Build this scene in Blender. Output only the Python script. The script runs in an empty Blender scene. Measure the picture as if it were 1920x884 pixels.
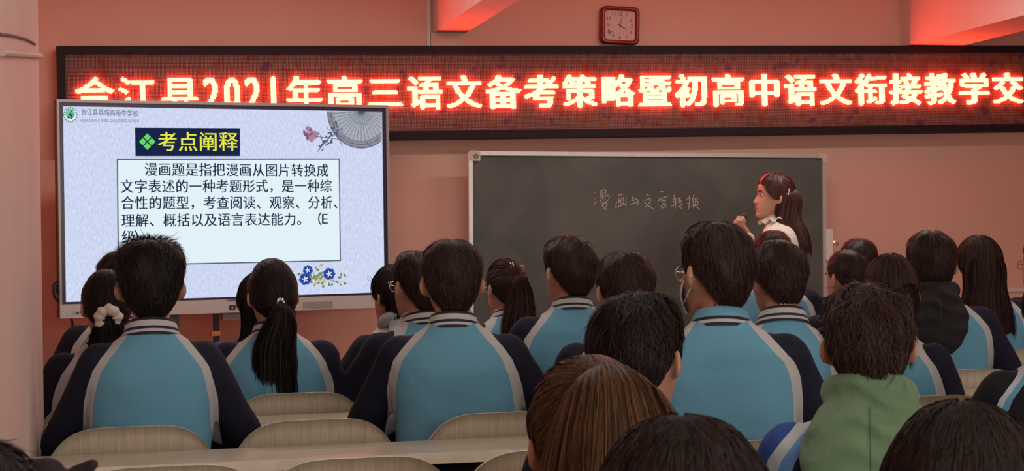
import bpy, math, random
import numpy as np
from mathutils import Vector, Matrix
from mathutils.bvhtree import BVHTree

SC = bpy.context.scene
COL = SC.collection
rng = np.random.default_rng(7)
random.seed(7)

# ------------------------------------------------------------------ camera
W, H, F = 1920, 884, 3200.0
PSI, PITCH, ROLL = math.radians(13.1), math.radians(0.29), math.radians(0.9)
EYE = np.array([0.0, 0.0, 1.28])
f0 = np.array([math.sin(PSI), math.cos(PSI), 0.0]); R0 = np.array([math.cos(PSI), -math.sin(PSI), 0.0]); Z0 = np.array([0, 0, 1.0])
FWD = f0 * math.cos(PITCH) + Z0 * math.sin(PITCH)
U0 = np.cross(R0, FWD)
RGT = math.cos(ROLL) * R0 - math.sin(ROLL) * U0
UPV = math.cos(ROLL) * U0 + math.sin(ROLL) * R0


def ray(px, py):
    return FWD + (px - W / 2) / F * RGT - (py - H / 2) / F * UPV


def U(px, py, d):
    return EYE + d * ray(px, py)


def at_y(px, py, Y):
    r = ray(px, py)
    return EYE + r * (Y / r[1])


def on_plane(px, py, P0, n):
    r = ray(px, py)
    return EYE + r * (np.dot(P0 - EYE, n) / np.dot(r, n))


cam = bpy.data.cameras.new('camera')
cam.lens = F / W * 36.0
cam.sensor_width = 36.0
cam.clip_start = 0.05
cam.dof.use_dof = True
cam.dof.focus_distance = 7.0
cam.dof.aperture_fstop = 22.0
co = bpy.data.objects.new('camera', cam)
COL.objects.link(co)
mw = Matrix.Identity(4)
for i in range(3):
    mw[i][0], mw[i][1], mw[i][2], mw[i][3] = RGT[i], UPV[i], -FWD[i], EYE[i]
co.matrix_world = mw
SC.camera = co

# ------------------------------------------------------------------ world, lights, exposure
wd = bpy.data.worlds.new('world'); SC.world = wd; wd.use_nodes = True
wd.node_tree.nodes['Background'].inputs[0].default_value = (0.75, 0.82, 1.0, 1)
wd.node_tree.nodes['Background'].inputs[1].default_value = 0.6
SC.view_settings.view_transform = 'Standard'
SC.view_settings.look = 'None'
SC.view_settings.exposure = 0.0
SC.view_settings.gamma = 1.0
SC.view_settings.use_curve_mapping = False


def area(name, loc, rot, sx, sy, power, color):
    l = bpy.data.lights.new(name, 'AREA'); l.shape = 'RECTANGLE'; l.size = sx; l.size_y = sy; l.energy = power; l.color = color
    o = bpy.data.objects.new(name, l); COL.objects.link(o); o.location = loc; o.rotation_euler = rot
    return o


# daylight through the rear windows, and ceiling tubes over the whole room
area('window_daylight', (2.6, -2.55, 1.75), (math.radians(90), 0, 0), 5.4, 1.3, 150.0, (1.0, 0.95, 0.88))
TUBES = [(x, y) for y in (1.0, 3.6, 6.0) for x in (1.2, 4.2)] + [(0.55, 7.9), (3.4, 7.9)]  # front pair is added to brighten the end wall and left recess
for x, y in TUBES:
    area('tube_light', (x, y, 2.88), (0, 0, 0), 1.2, 0.10, 9.0 if y < 7 else 20.0, (1.0, 0.95, 0.88))
LED_RED = (15.0, 0.90, 0.42)
LED_STRENGTH = 1.75
SCREEN_GAIN = 0.95


# ------------------------------------------------------------------ helpers
def lin(c):
    return tuple(((v / 255.0) / 12.92 if v <= 10 else ((v / 255.0 + 0.055) / 1.055) ** 2.4) for v in c)


def mat(name, color, rough=0.6, metal=0.0, var=0.0, scale=8.0, bump=0.0, bscale=60.0, stretch=None, spec=0.5, emis=None, estr=1.0, sheen=0.0):
    m = bpy.data.materials.new(name); m.use_nodes = True
    nt = m.node_tree; b = nt.nodes['Principled BSDF']
    b.inputs['Base Color'].default_value = (*color, 1); b.inputs['Roughness'].default_value = rough
    b.inputs['Metallic'].default_value = metal; b.inputs['Specular IOR Level'].default_value = spec
    if sheen: b.inputs['Sheen Weight'].default_value = sheen
    if emis is not None:
        b.inputs['Emission Color'].default_value = (*emis, 1); b.inputs['Emission Strength'].default_value = estr
    if var or bump:
        tc = nt.nodes.new('ShaderNodeTexCoord'); mp = nt.nodes.new('ShaderNodeMapping')
        nt.links.new(tc.outputs['Object'], mp.inputs[0])
        if stretch: mp.inputs['Scale'].default_value = stretch
    if var:
        n = nt.nodes.new('ShaderNodeTexNoise'); n.inputs['Scale'].default_value = scale; n.inputs['Detail'].default_value = 5
        nt.links.new(mp.outputs[0], n.inputs['Vector'])
        r = nt.nodes.new('ShaderNodeMapRange'); r.inputs[1].default_value = .3; r.inputs[2].default_value = .7
        r.inputs[3].default_value = 1 - var; r.inputs[4].default_value = 1 + var
        nt.links.new(n.outputs['Fac'], r.inputs[0])
        mx = nt.nodes.new('ShaderNodeVectorMath'); mx.operation = 'SCALE'; mx.inputs[0].default_value = color
        nt.links.new(r.outputs[0], mx.inputs['Scale']); nt.links.new(mx.outputs[0], b.inputs['Base Color'])
    if bump:
        n2 = nt.nodes.new('ShaderNodeTexNoise'); n2.inputs['Scale'].default_value = bscale; n2.inputs['Detail'].default_value = 3
        nt.links.new(mp.outputs[0], n2.inputs['Vector'])
        bp = nt.nodes.new('ShaderNodeBump'); bp.inputs['Strength'].default_value = bump; bp.inputs['Distance'].default_value = .01
        nt.links.new(n2.outputs['Fac'], bp.inputs['Height']); nt.links.new(bp.outputs[0], b.inputs['Normal'])
    return m


def emat(name, color, strength=1.0):
    m = bpy.data.materials.new(name); m.use_nodes = True
    nt = m.node_tree; nt.nodes.clear()
    o = nt.nodes.new('ShaderNodeOutputMaterial'); e = nt.nodes.new('ShaderNodeEmission')
    e.inputs[0].default_value = (*color, 1); e.inputs[1].default_value = strength
    nt.links.new(e.outputs[0], o.inputs[0])
    return m


def mesh(name, V, Fc, m=None, parent=None, smooth=False, mi=None):
    me = bpy.data.meshes.new(name)
    if isinstance(Fc, np.ndarray):
        nv, nf, k = len(V), len(Fc), Fc.shape[1]
        me.vertices.add(nv); me.vertices.foreach_set('co', np.ascontiguousarray(V, dtype=np.float32).ravel())
        me.loops.add(nf * k); me.loops.foreach_set('vertex_index', np.ascontiguousarray(Fc, dtype=np.int32).ravel())
        me.polygons.add(nf); me.polygons.foreach_set('loop_start', np.arange(0, nf * k, k, dtype=np.int32))
        me.update(calc_edges=True); me.validate()
    else:
        me.from_pydata([tuple(map(float, v)) for v in V], [], [tuple(int(i) for i in f) for f in Fc])
    for x in (m if isinstance(m, (list, tuple)) else [m]):
        if x: me.materials.append(x)
    if mi is not None: me.polygons.foreach_set('material_index', np.array(mi, dtype=np.int32))
    if smooth: me.polygons.foreach_set('use_smooth', np.ones(len(me.polygons), dtype=bool))
    o = bpy.data.objects.new(name, me); COL.objects.link(o)
    if parent: o.parent = parent
    return o


def tag(o, label=None, cat=None, group=None, kind=None):
    if label: o['label'] = label
    if cat: o['category'] = cat
    if group: o['group'] = group
    if kind: o['kind'] = kind
    return o


def empty(name, loc=(0, 0, 0), rz=0.0):
    o = bpy.data.objects.new(name, None); COL.objects.link(o); o.location = loc; o.rotation_euler = (0, 0, rz); o.empty_display_size = .1
    return o


class MB:
    """collects simple shapes into one mesh"""
    def __init__(s): s.V = []; s.F = []; s.M = []; s.m = 0
    def add(s, V, Fc):
        b = len(s.V); s.V += [tuple(map(float, v)) for v in V]; s.F += [tuple(int(i) + b for i in f) for f in Fc]; s.M += [s.m] * len(Fc); return s
    def box(s, x0, x1, y0, y1, z0, z1):
        V = [(x, y, z) for z in (z0, z1) for y in (y0, y1) for x in (x0, x1)]
        return s.add(V, [(0, 2, 3, 1), (4, 5, 7, 6), (0, 1, 5, 4), (2, 6, 7, 3), (0, 4, 6, 2), (1, 3, 7, 5)])
    def tube(s, pts, r, n=10, caps=True):
        V, Fc = tube(pts, r, n, caps); return s.add(V, Fc)
    def obj(s, name, m, parent=None, smooth=False):
        return mesh(name, s.V, s.F, m, parent, smooth, s.M if isinstance(m, (list, tuple)) else None)


def tube(pts, r, n=10, caps=True, flat=None, up=(0, 0, 1)):
    """closed tube through pts; r = list of radius or (ra, rb)"""
    pts = np.array(pts, float); k = len(pts)
    if np.isscalar(r): r = [r] * k
    rr = np.array([(x, x) if np.isscalar(x) else x for x in r], float)
    T = np.gradient(pts, axis=0); T /= np.linalg.norm(T, axis=1)[:, None] + 1e-9
    a = np.array(up, float)
    if abs(np.dot(T[0], a)) > .9: a = np.array([0, 1.0, 0])
    V = []
    A = np.cross(T[0], a); A /= np.linalg.norm(A)
    th = np.linspace(0, 2 * np.pi, n, endpoint=False)
    for i in range(k):
        A = A - T[i] * np.dot(A, T[i]); A /= np.linalg.norm(A); B = np.cross(T[i], A)
        V.append(pts[i] + np.outer(np.cos(th) * rr[i, 0], A) + np.outer(np.sin(th) * rr[i, 1], B))
    V = np.vstack(V); Fc = []
    for i in range(k - 1):
        for j in range(n):
            j2 = (j + 1) % n
            Fc.append((i * n + j, i * n + j2, (i + 1) * n + j2, (i + 1) * n + j))
    if caps:
        Fc.append(tuple(range(n - 1, -1, -1))); Fc.append(tuple((k - 1) * n + j for j in range(n)))
    return V, Fc


def loft(rings, caps=True):
    n = len(rings[0]); V = np.vstack(rings); Fc = []
    for i in range(len(rings) - 1):
        for j in range(n):
            j2 = (j + 1) % n
            Fc.append((i * n + j, i * n + j2, (i + 1) * n + j2, (i + 1) * n + j))
    if caps:
        Fc.append(tuple(range(n - 1, -1, -1))); Fc.append(tuple((len(rings) - 1) * n + j for j in range(n)))
    return V, Fc


def ell(c, r, n=16, m=12, rot=None):
    c = np.array(c, float); rings = []
    for i in range(m + 1):
        p = math.pi * (i + .001) / (m + .002); t = np.linspace(0, 2 * np.pi, n, endpoint=False)
        P = np.stack([np.sin(p) * np.cos(t), np.sin(p) * np.sin(t), np.full(n, -np.cos(p))], 1) * np.array(r)
        if rot is not None: P = P @ np.array(rot.to_3x3()).T
        rings.append(P + c)
    return loft(rings)


def evaluated(o):
    dg = bpy.context.evaluated_depsgraph_get(); dg.update()
    return bpy.data.meshes.new_from_object(o.evaluated_get(dg))


def remesh(parts, voxel, smooth=4, dec=None, sf=.5):
    mb = MB()
    for V, Fc in parts: mb.add(V, Fc)
    o = mb.obj('tmp', None)
    r = o.modifiers.new('r', 'REMESH'); r.mode = 'VOXEL'; r.voxel_size = voxel
    if smooth:
        s = o.modifiers.new('s', 'SMOOTH'); s.factor = sf; s.iterations = smooth
    if dec:
        d = o.modifiers.new('d', 'DECIMATE'); d.ratio = dec
    me = evaluated(o); old = o.data; bpy.data.objects.remove(o); bpy.data.meshes.remove(old)
    me.polygons.foreach_set('use_smooth', np.ones(len(me.polygons), dtype=bool))
    return me


def mverts(me):
    a = np.empty(len(me.vertices) * 3, np.float32); me.vertices.foreach_get('co', a); return a.reshape(-1, 3).astype(float)


def with_verts(me, V, name):
    m2 = me.copy(); m2.name = name; m2.vertices.foreach_set('co', V.astype(np.float32).ravel()); m2.update(); return m2


def sm(x, a, b):
    t = np.clip((x - a) / (b - a), 0, 1); return t * t * (3 - 2 * t)


_tc = {}
def glyphs(body, off=0.0):
    """flat mesh of a text: verts (x, y), faces, advance"""
    k = (body, off)
    if k not in _tc:
        c = bpy.data.curves.new('t', 'FONT'); c.body = body; c.offset = off; c.resolution_u = 3
        o = bpy.data.objects.new('t', c); COL.objects.link(o); me = evaluated(o)
        V = mverts(me)[:, :2]; Fc = [tuple(p.vertices) for p in me.polygons]
        bpy.data.objects.remove(o); bpy.data.curves.remove(c); bpy.data.meshes.remove(me)
        _tc[k] = (V, Fc)
    return _tc[k]


# ------------------------------------------------------------------ materials
M_wall = mat('wall_paint', (0.66, 0.41, 0.315), .75, var=.04, scale=1.5, bump=.08, bscale=90)
M_pillar = mat('pillar_paint', (0.60, 0.455, 0.40), .7, var=.05, scale=2.0, bump=.08, bscale=70)
M_ceil = mat('ceiling_paint', (0.70, 0.55, 0.50), .8, var=.03, scale=1.0)
M_floor = mat('floor_tile', (0.45, 0.27, 0.20), .35, var=.1, scale=4.0)
M_grout = mat('grout', (0.2, .14, .11), .8)
M_alu = mat('aluminium', (0.52, 0.50, 0.47), .38, metal=.6, var=.05, scale=20)
M_plastic_w = mat('white_plastic', (0.62, 0.60, 0.57), .45)
M_black = mat('black_plastic', (0.015, 0.015, 0.017), .4)
M_ledframe = mat('sign_frame', (0.020, 0.014, 0.018), .6, spec=.15)
M_bezel = mat('bezel_metal', (0.33, 0.30, 0.28), .4, metal=.3)
M_chinbar = mat('bezel_silver', (0.50, 0.47, 0.44), .45, metal=.2)
M_inner = mat('inner_bezel', (0.02, 0.012, 0.04), .3)
M_wood = mat('light_laminate', (0.47, 0.41, 0.31), .35, var=.13, scale=14.0, stretch=(14, 1, 0.5))
M_woodedge_shine = mat('laminate_edge_shine', (0.80, 0.74, 0.62), .2, var=.08, scale=20)  # edge band lightened, its bright highlight put into the colour
M_desk = mat('desk_laminate', (0.47, 0.43, 0.33), .28, var=.04, scale=4.0, stretch=(1, 4, 1))
M_steel = mat('grey_steel', (0.12, 0.12, 0.13), .4, metal=.7)
M_clockred = mat('red_gloss', (0.22, 0.018, 0.014), .22)
M_clockface = mat('clock_face', (0.62, 0.42, 0.38), .5)
M_ink = mat('dark_ink', (0.05, 0.02, 0.02), .5)
M_chalk = mat('chalk', (0.62, 0.55, 0.48), .9)
M_orange = mat('orange_plastic', (0.55, 0.16, 0.05), .5)
M_cream = mat('cream_fabric', (0.62, 0.58, 0.46), .9, bump=.3, bscale=80, sheen=.3)
M_white = mat('white_cloth', (0.66, 0.62, 0.54), .85, bump=.2, bscale=40)
M_navy = mat('navy_cloth', (0.010, 0.012, 0.026), .8, bump=.25, bscale=30)
M_stripe_w = mat('white_band', (0.46, 0.47, 0.47), .85)
M_blue_c = mat('blue_band', (0.13, 0.34, 0.47), .85)
M_trouser = mat('trouser_cloth', (0.012, 0.014, 0.03), .85)
M_green = mat('green_fleece', (0.12, 0.21, 0.115), .95, var=.06, scale=30, bump=.25, bscale=60, sheen=.2)
M_seam = mat('seam_thread', (0.055, 0.09, 0.05), .9)
M_greyfab = mat('grey_fleece', (0.28, 0.31, 0.34), .95, bump=.3, bscale=50)
M_blackfab = mat('black_fleece', (0.012, 0.010, 0.011), .9, bump=.3, bscale=50)
M_skin = mat('skin', (0.44, 0.22, 0.14), .55, var=.05, scale=20)
M_skin.node_tree.nodes['Principled BSDF'].inputs['Subsurface Weight'].default_value = .08
M_skin.node_tree.nodes['Principled BSDF'].inputs['Subsurface Scale'].default_value = .01
M_skin_t = mat('teacher_skin', (0.60, 0.34, 0.22), .5)
M_lips = mat('lips', (0.30, 0.05, 0.045), .4)
M_eye = mat('eye_white', (0.6, 0.56, 0.52), .2)
M_iris = mat('iris', (0.02, 0.012, 0.01), .15)
M_mask = mat('mask_cloth', (0.50, 0.56, 0.60), .8, bump=.2, bscale=60)
M_gold = mat('gold_wire', (0.75, 0.5, 0.3), .2, metal=.9)
M_silver = mat('silver_clip', (0.8, 0.78, 0.72), .25, metal=.7)
M_shoe = mat('shoe', (0.25, 0.25, 0.27), .6)
M_oldblue = mat('royal_blue_cloth', (0.02, 0.05, 0.30), .85)


def hair_mat(name, base, tip, rough=.38, spec=.35):
    m = bpy.data.materials.new(name); m.use_nodes = True; nt = m.node_tree; b = nt.nodes['Principled BSDF']
    g = nt.nodes.new('ShaderNodeNewGeometry'); r = nt.nodes.new('ShaderNodeValToRGB')
    r.color_ramp.elements[0].color = (*base, 1); r.color_ramp.elements[1].color = (*tip, 1)
    nt.links.new(g.outputs['Random Per Island'], r.inputs[0]); nt.links.new(r.outputs[0], b.inputs['Base Color'])
    b.inputs['Roughness'].default_value = rough; b.inputs['Specular IOR Level'].default_value = spec
    return m


M_hair = hair_mat('black_hair', (0.007, 0.005, 0.005), (0.020, 0.012, 0.010), .5, .16)
M_hair_r = hair_mat('dark_brown_hair', (0.020, 0.010, 0.008), (0.050, 0.022, 0.017), .5, .2)
M_hair_b = hair_mat('brown_hair', (0.016, 0.010, 0.006), (0.12, 0.055, 0.022), .48, .2)


def raglan_mat(name, blue, white=(0.46, .47, .46), navy=(0.010, .012, .026), w=.027, second=None):
    """school jacket: the float attribute 'seam' is the distance outside the raglan seam"""
    m = bpy.data.materials.new(name); m.use_nodes = True; nt = m.node_tree; b = nt.nodes['Principled BSDF']
    a = nt.nodes.new('ShaderNodeAttribute'); a.attribute_name = 'seam'
    r = nt.nodes.new('ShaderNodeMapRange'); r.inputs[1].default_value = -.1; r.inputs[2].default_value = .1
    nt.links.new(a.outputs['Fac'], r.inputs[0])
    cr = nt.nodes.new('ShaderNodeValToRGB'); cr.color_ramp.interpolation = 'CONSTANT'
    stops = [(0, blue), (.5, white), (.5 + w * 5, navy)] if second is None else [(0, blue), (.5, second), (.5 + w * 2.5, white), (.5 + w * 5, navy)]
    cr.color_ramp.elements[0].color = (*stops[0][1], 1); cr.color_ramp.elements[1].position = stops[1][0]; cr.color_ramp.elements[1].color = (*stops[1][1], 1)
    for p, c in stops[2:]:
        e = cr.color_ramp.elements.new(p); e.color = (*c, 1)
    nt.links.new(r.outputs[0], cr.inputs[0]); nt.links.new(cr.outputs[0], b.inputs['Base Color'])
    b.inputs['Roughness'].default_value = .85; b.inputs['Specular IOR Level'].default_value = .25
    tc = nt.nodes.new('ShaderNodeTexCoord'); n = nt.nodes.new('ShaderNodeTexNoise'); n.inputs['Scale'].default_value = 9; n.inputs['Detail'].default_value = 4
    nt.links.new(tc.outputs['Object'], n.inputs['Vector'])
    bp = nt.nodes.new('ShaderNodeBump'); bp.inputs['Strength'].default_value = .35; bp.inputs['Distance'].default_value = .02
    nt.links.new(n.outputs['Fac'], bp.inputs['Height']); nt.links.new(bp.outputs[0], b.inputs['Normal'])
    return m


M_jacket = raglan_mat('school_jacket', (0.125, 0.33, 0.46))
M_jacket2 = raglan_mat('navy_jacket_striped', (0.012, 0.013, 0.035), white=(.45, .52, .55), second=(0.12, .28, .55), navy=(.03, .08, .30), w=.056)
M_jacket3 = raglan_mat('black_jacket_piped', (0.010, 0.010, 0.014), white=(.45, .52, .55), second=(0.12, .33, .46), navy=(.010, .010, .014), w=.030)

# ------------------------------------------------------------------ room shell
YW = 9.64
XL, XR, YB, ZC = -0.60, 7.2, -2.6, 3.05


def struct(o): o['kind'] = 'structure'; return o


struct(MB().box(XL - .2, XR + .2, YW, YW + .2, 0, ZC).obj('wall_back', M_wall))
struct(MB().box(XL - .2, XL, YB, YW, 0, ZC).obj('wall_left', M_wall))
struct(MB().box(XR, XR + .2, YB, YW, 0, ZC).obj('wall_right', M_wall))
mb = MB()      # rear wall with a window band
mb.box(XL, XR, YB - .2, YB, 0, 1.05).box(XL, XR, YB - .2, YB, 2.45, ZC).box(XL, -.15, YB - .2, YB, 1.05, 2.45).box(5.35, XR, YB - .2, YB, 1.05, 2.45)
struct(mb.obj('wall_rear', M_wall))
wf = struct(MB().box(-.15, 5.35, YB - .14, YB - .08, 1.05, 1.10).box(-.15, 5.35, YB - .14, YB - .08, 2.40, 2.45).obj('window_1', M_alu))
for k in range(6):
    MB().box(-.15 + k * 1.09, -.10 + k * 1.09, YB - .135, YB - .085, 1.10, 2.40).obj('window_frame', M_alu, wf)
fl = struct(MB().box(XL - .2, XR + .2, YB - .2, YW + .2, -.1, -.004).obj('floor', M_grout))
ft = MB()
for i in range(13):
    for j in range(21):
        x = XL + i * .6; y = YB + j * .6
        ft.box(x + .003, min(x + .597, XR), y + .003, min(y + .597, YW), -.004, 0)
tag(ft.obj('floor_tiles', M_floor, fl), kind='stuff')
struct(MB().box(XL - .2, XR + .2, YB - .2, YW + .2, ZC, ZC + .1).obj('ceiling', M_ceil))

# pillar standing out of the left wall, its moulding, and wall trims
PX = -0.221
pl = struct(MB().box(XL, PX, 2.9, 5.45, 0, ZC).obj('wall_left_pillar', M_pillar))
pts = [on_plane(x, y, np.array([PX, 0, 0]), np.array([1.0, 0, 0])) for x, y in ((0, 99), (30, 101), (60, 104), (74, 105))]
struct(MB().tube([p_ + np.array([.004, 0, 0]) for p_ in pts], .008, 8).obj('trim_1', M_pillar))
cw = [on_plane(x, y, np.array([PX, 0, 0]), np.array([1.0, 0, 0])) + np.array([.003, 0, 0]) for x, y in ((-4, 64), (10, 65), (26, 68), (33, 70), (45, 73), (56, 78), (64, 83))]
tag(MB().tube(cw, .0035, 6).obj('crack', mat('crack_brown', (.10, .045, .04), .7)), 'thin dark wire running along the upper pillar at the edge of the photo', 'crack')  # crack in the wall, built as a thin dark tube
# white conduit above the sign, next to the beam
a, b = at_y(803, 0, YW - .012), at_y(804, 84, YW - .012)
struct(MB().box(a[0] - .012, a[0] + .010, YW - .02, YW, b[2] - .03, ZC).obj('trim_2', M_plastic_w))
# lower wall ledge at the far side
p = at_y(1868, 541, YW - .06)
lg = MB().box(p[0], XR, YW - .06, YW, 0, p[2] - .022); lo = struct(lg.obj('trim_3', mat('dado_paint', (.68, .50, .42), .6)))
MB().box(p[0] - .01, XR, YW - .075, YW, p[2] - .022, p[2]).obj('ledge', M_plastic_w, lo)

# ceiling beams
def beam(pl_, pr_, zb, nm, Y):
    x0 = at_y(pl_[0], pl_[1], Y)[0]; x1 = at_y(pr_[0], pr_[1], Y)[0]; z = zb
    struct(MB().box(x0, x1, YB, YW, z, ZC).obj(nm, M_ceil))
    return x0, x1
YS = YW - .13
z1 = at_y(820, 57, YS)[2]
bx = beam((820, 57), (880, 57), z1, 'ceiling_beam', YS)
z2 = at_y(1708, 84, YS)[2]
beam((1706, 84), (1806, 84), z2, 'ceiling_beam', YS)
beam((2600, 84), (2690, 84), z2, 'ceiling_beam', YS)
# short pilaster under the first beam
struct(MB().box(bx[0] - .02, bx[1] + .02, YW - .02, YW, z1 - .3, z1).obj('wall_back_pilaster', M_wall))

# tube fixtures, the added front pair included
for k, (x, y) in enumerate(TUBES):
    t = empty('ceiling_light', (x, y, 2.9)); tag(t, 'slim white tube lamp fixed under the white ceiling', 'lamp', 'ceiling tubes')
    MB().box(-.62, .62, -.05, .05, .0, .15).obj('housing', M_plastic_w, t)

# ------------------------------------------------------------------ LED sign
TILT = 0.0115
DOT = .00686
sign0 = at_y(105, 86, YW - .13)             # outer upper corner of the frame
DOTX = DOT * 1.036
SIGN_H, SIGN_L, FR = 64 * DOT + .09, 6.2, .045
sg = empty('led_sign'); sg.matrix_world = Matrix.Translation(Vector(sign0)) @ Matrix.Rotation(-TILT, 4, 'Y')
tag(sg, 'long black framed LED banner sign with glowing red Chinese characters above the board', 'sign')
# local axes: x along the sign, y into the wall, z up; origin = outer upper corner, front
fr = MB(); fr.box(0, SIGN_L, 0, .115, -FR, 0).box(0, SIGN_L, 0, .115, -SIGN_H, -SIGN_H + FR)
fr.box(0, FR, 0, .115, -SIGN_H + FR, -FR).box(SIGN_L - FR, SIGN_L, 0, .115, -SIGN_H + FR, -FR)
fr.obj('frame', M_ledframe, sg)
mp = bpy.data.materials.new('led_panel'); mp.use_nodes = True; nt = mp.node_tree; bs = nt.nodes['Principled BSDF']; bs.inputs['Roughness'].default_value = .6; bs.inputs['Specular IOR Level'].default_value = .15
tc = nt.nodes.new('ShaderNodeTexCoord'); sx = nt.nodes.new('ShaderNodeSeparateXYZ'); nt.links.new(tc.outputs['Object'], sx.inputs[0])


def nmath(nt, op, a, b=None, c=None):
    n = nt.nodes.new('ShaderNodeMath'); n.operation = op
    for i, v in enumerate((a, b, c)):
        if v is None: continue
        if isinstance(v, (int, float)): n.inputs[i].default_value = v
        else: nt.links.new(v, n.inputs[i])
    return n.outputs[0]


def cell(ax):
    return nmath(nt, 'SUBTRACT', nmath(nt, 'FRACT', nmath(nt, 'DIVIDE', sx.outputs[ax], DOT)), .5)
cx, cz = cell(0), cell(2)
rad = nmath(nt, 'SQRT', nmath(nt, 'ADD', nmath(nt, 'MULTIPLY', cx, cx), nmath(nt, 'MULTIPLY', cz, cz)))
dotm = nmath(nt, 'LESS_THAN', rad, .27)
nz = nt.nodes.new('ShaderNodeTexNoise'); nz.inputs['Scale'].default_value = 14; nt.links.new(tc.outputs['Object'], nz.inputs['Vector'])
hue = nt.nodes.new('ShaderNodeValToRGB'); nt.links.new(nz.outputs['Color'], hue.inputs[0])
nt.links.new(nz.outputs['Fac'], hue.inputs[0])
el = hue.color_ramp.elements; el[0].position = .30; el[0].color = (.14, .13, .30, 1); el[1].position = .70; el[1].color = (.40, .16, .09, 1)
for p_, c_ in ((.40, (.42, .38, .30)), (.58, (.40, .35, .27)), (.62, (.40, .28, .14))):
    e_ = el.new(p_); e_.color = (*c_, 1)
mx = nt.nodes.new('ShaderNodeMix'); mx.data_type = 'RGBA'; mx.inputs['A'].default_value = (.085, .012, .013, 1)
nt.links.new(dotm, mx.inputs['Factor']); nt.links.new(hue.outputs[0], mx.inputs['B']); nt.links.new(mx.outputs['Result'], bs.inputs['Base Color'])
MB().box(FR, SIGN_L - FR, .022, .05, -SIGN_H + FR, -FR).obj('dot_panel', mp, sg)
M_led = emat('led_on', LED_RED, LED_STRENGTH)


def led_char(ch, x_dots, wd_, row0=16, hd=32, off=0.0):
    """rasterise one glyph on the dot grid and build its lit cells"""
    V, Fc = glyphs(ch, off)
    bvh = BVHTree.FromPolygons([(x, y, 0) for x, y in V], Fc)
    cjk = ord(ch) > 255
    if cjk:
        x0, x1, y0, y1 = 0.0, 1.0, -.13, .87; pad = 1.2
    else:
        cm = (V[:, 0].min() + V[:, 0].max()) / 2; x0, x1 = cm - .27, cm + .27; y0, y1 = V[:, 1].min(), V[:, 1].max(); pad = 1.2
    nx, ny = int(wd_), int(hd)
    on = np.zeros((nx, ny), bool)
    px_, py_ = pad, (1.5 if cjk else 3.0)
    for i in range(nx):
        for j in range(ny):
            u = (i + .5 - px_) / (nx - 2 * px_); v = (j + .5 - py_) / (ny - 2 * py_)
            if not (-.02 < u < 1.02 and -.02 < v < 1.02): continue
            ex, ey = .80 / (nx - 2 * px_), .55 / (ny - 2 * py_)
            on[i, j] = any(bvh.ray_cast(Vector((x0 + (u + du * ex) * (x1 - x0), y0 + (v + dv * ey) * (y1 - y0), 1)), Vector((0, 0, -1)))[0] is not None
                           for du, dv in ((0, 0), (1, 0), (-1, 0), (0, 1), (0, -1)))
    mbb = MB(); top = -FR - (row0 + hd) * DOT
    for i, j in np.argwhere(on):
        xa = FR + (x_dots + i) * DOTX; za = top + j * DOT; xb, zb = xa + DOTX, za + DOT; ya, yb = .003, .022
        mbb.add([(xa, ya, za), (xb, ya, za), (xb, ya, zb), (xa, ya, zb)], [(0, 1, 2, 3)])
        for di, dj, q in ((-1, 0, [(xa, yb, za), (xa, ya, za), (xa, ya, zb), (xa, yb, zb)]), (1, 0, [(xb, ya, za), (xb, yb, za), (xb, yb, zb), (xb, ya, zb)]),
                          (0, -1, [(xa, ya, za), (xa, yb, za), (xb, yb, za), (xb, ya, za)]), (0, 1, [(xa, ya, zb), (xb, ya, zb), (xb, yb, zb), (xa, yb, zb)])):
            ii, jj = i + di, j + dj
            if not (0 <= ii < nx and 0 <= jj < ny and on[ii, jj]): mbb.add(q, [(0, 1, 2, 3)])
    mbb.obj('character', M_led, sg)


TEXT = [('合', 32), ('江', 32), ('县', 32), ('2', 16), ('0', 16), ('2', 16), ('1', 16)] + [(c, 32) for c in '年高三语文备考策略暨初高中语文衔接教学交']
xd = 5
for ch, wdt in TEXT:
    led_char(ch, xd, wdt, 16, 32); xd += wdt

# ------------------------------------------------------------------ wall clock on top of the sign
ck = at_y(1162, 48, YW - .03)
cl = empty('wall_clock', tuple(ck)); cl.rotation_euler = (0, math.radians(2.0), 0)
tag(cl, 'small square red rimmed wall clock standing on the black sign frame', 'clock')
cw_, ch_ = .118, .112


def rrect(w, h, r, n=8):
    P = []
    for cx_, cy_, a0 in ((w - r, h - r, 0), (-w + r, h - r, 90), (-w + r, -h + r, 180), (w - r, -h + r, 270)):
        for k in range(n + 1):
            a = math.radians(a0 + 90 * k / n); P.append((cx_ + r * math.cos(a), cy_ + r * math.sin(a)))
    return np.array(P)


def ring3(P, y): return np.stack([P[:, 0], np.full(len(P), y), P[:, 1]], 1)


rings = [ring3(rrect(cw_, ch_, .035), .03), ring3(rrect(cw_, ch_, .035), -.012), ring3(rrect(cw_ - .006, ch_ - .006, .032), -.022),
         ring3(rrect(cw_ - .020, ch_ - .020, .022), -.022), ring3(rrect(cw_ - .026, ch_ - .026, .018), -.008)]
V, Fc = loft(rings, False); mesh('rim', V, Fc, M_clockred, cl, True)
P = rrect(cw_ - .022, ch_ - .022, .02); mesh('dial', ring3(P, -.006), [tuple(range(len(P)))], M_clockface, cl)


def flat_text(s, x, z, size, y, m, parent, name='numeral', off=0.0, sx_=1.0, center=True, shear=0.0):
    V, Fc = glyphs(s, off)
    V = V.copy()
    cxm = (V[:, 0].min() + V[:, 0].max()) / 2 if center else 0
    cym = (V[:, 1].min() + V[:, 1].max()) / 2 if center else 0
    X = (V[:, 0] - cxm + shear * (V[:, 1] - cym)) * size * sx_ + x; Z = (V[:, 1] - cym) * size + z
    return mesh(name, np.stack([X, np.full(len(X), y), Z], 1), Fc, m, parent)


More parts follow.
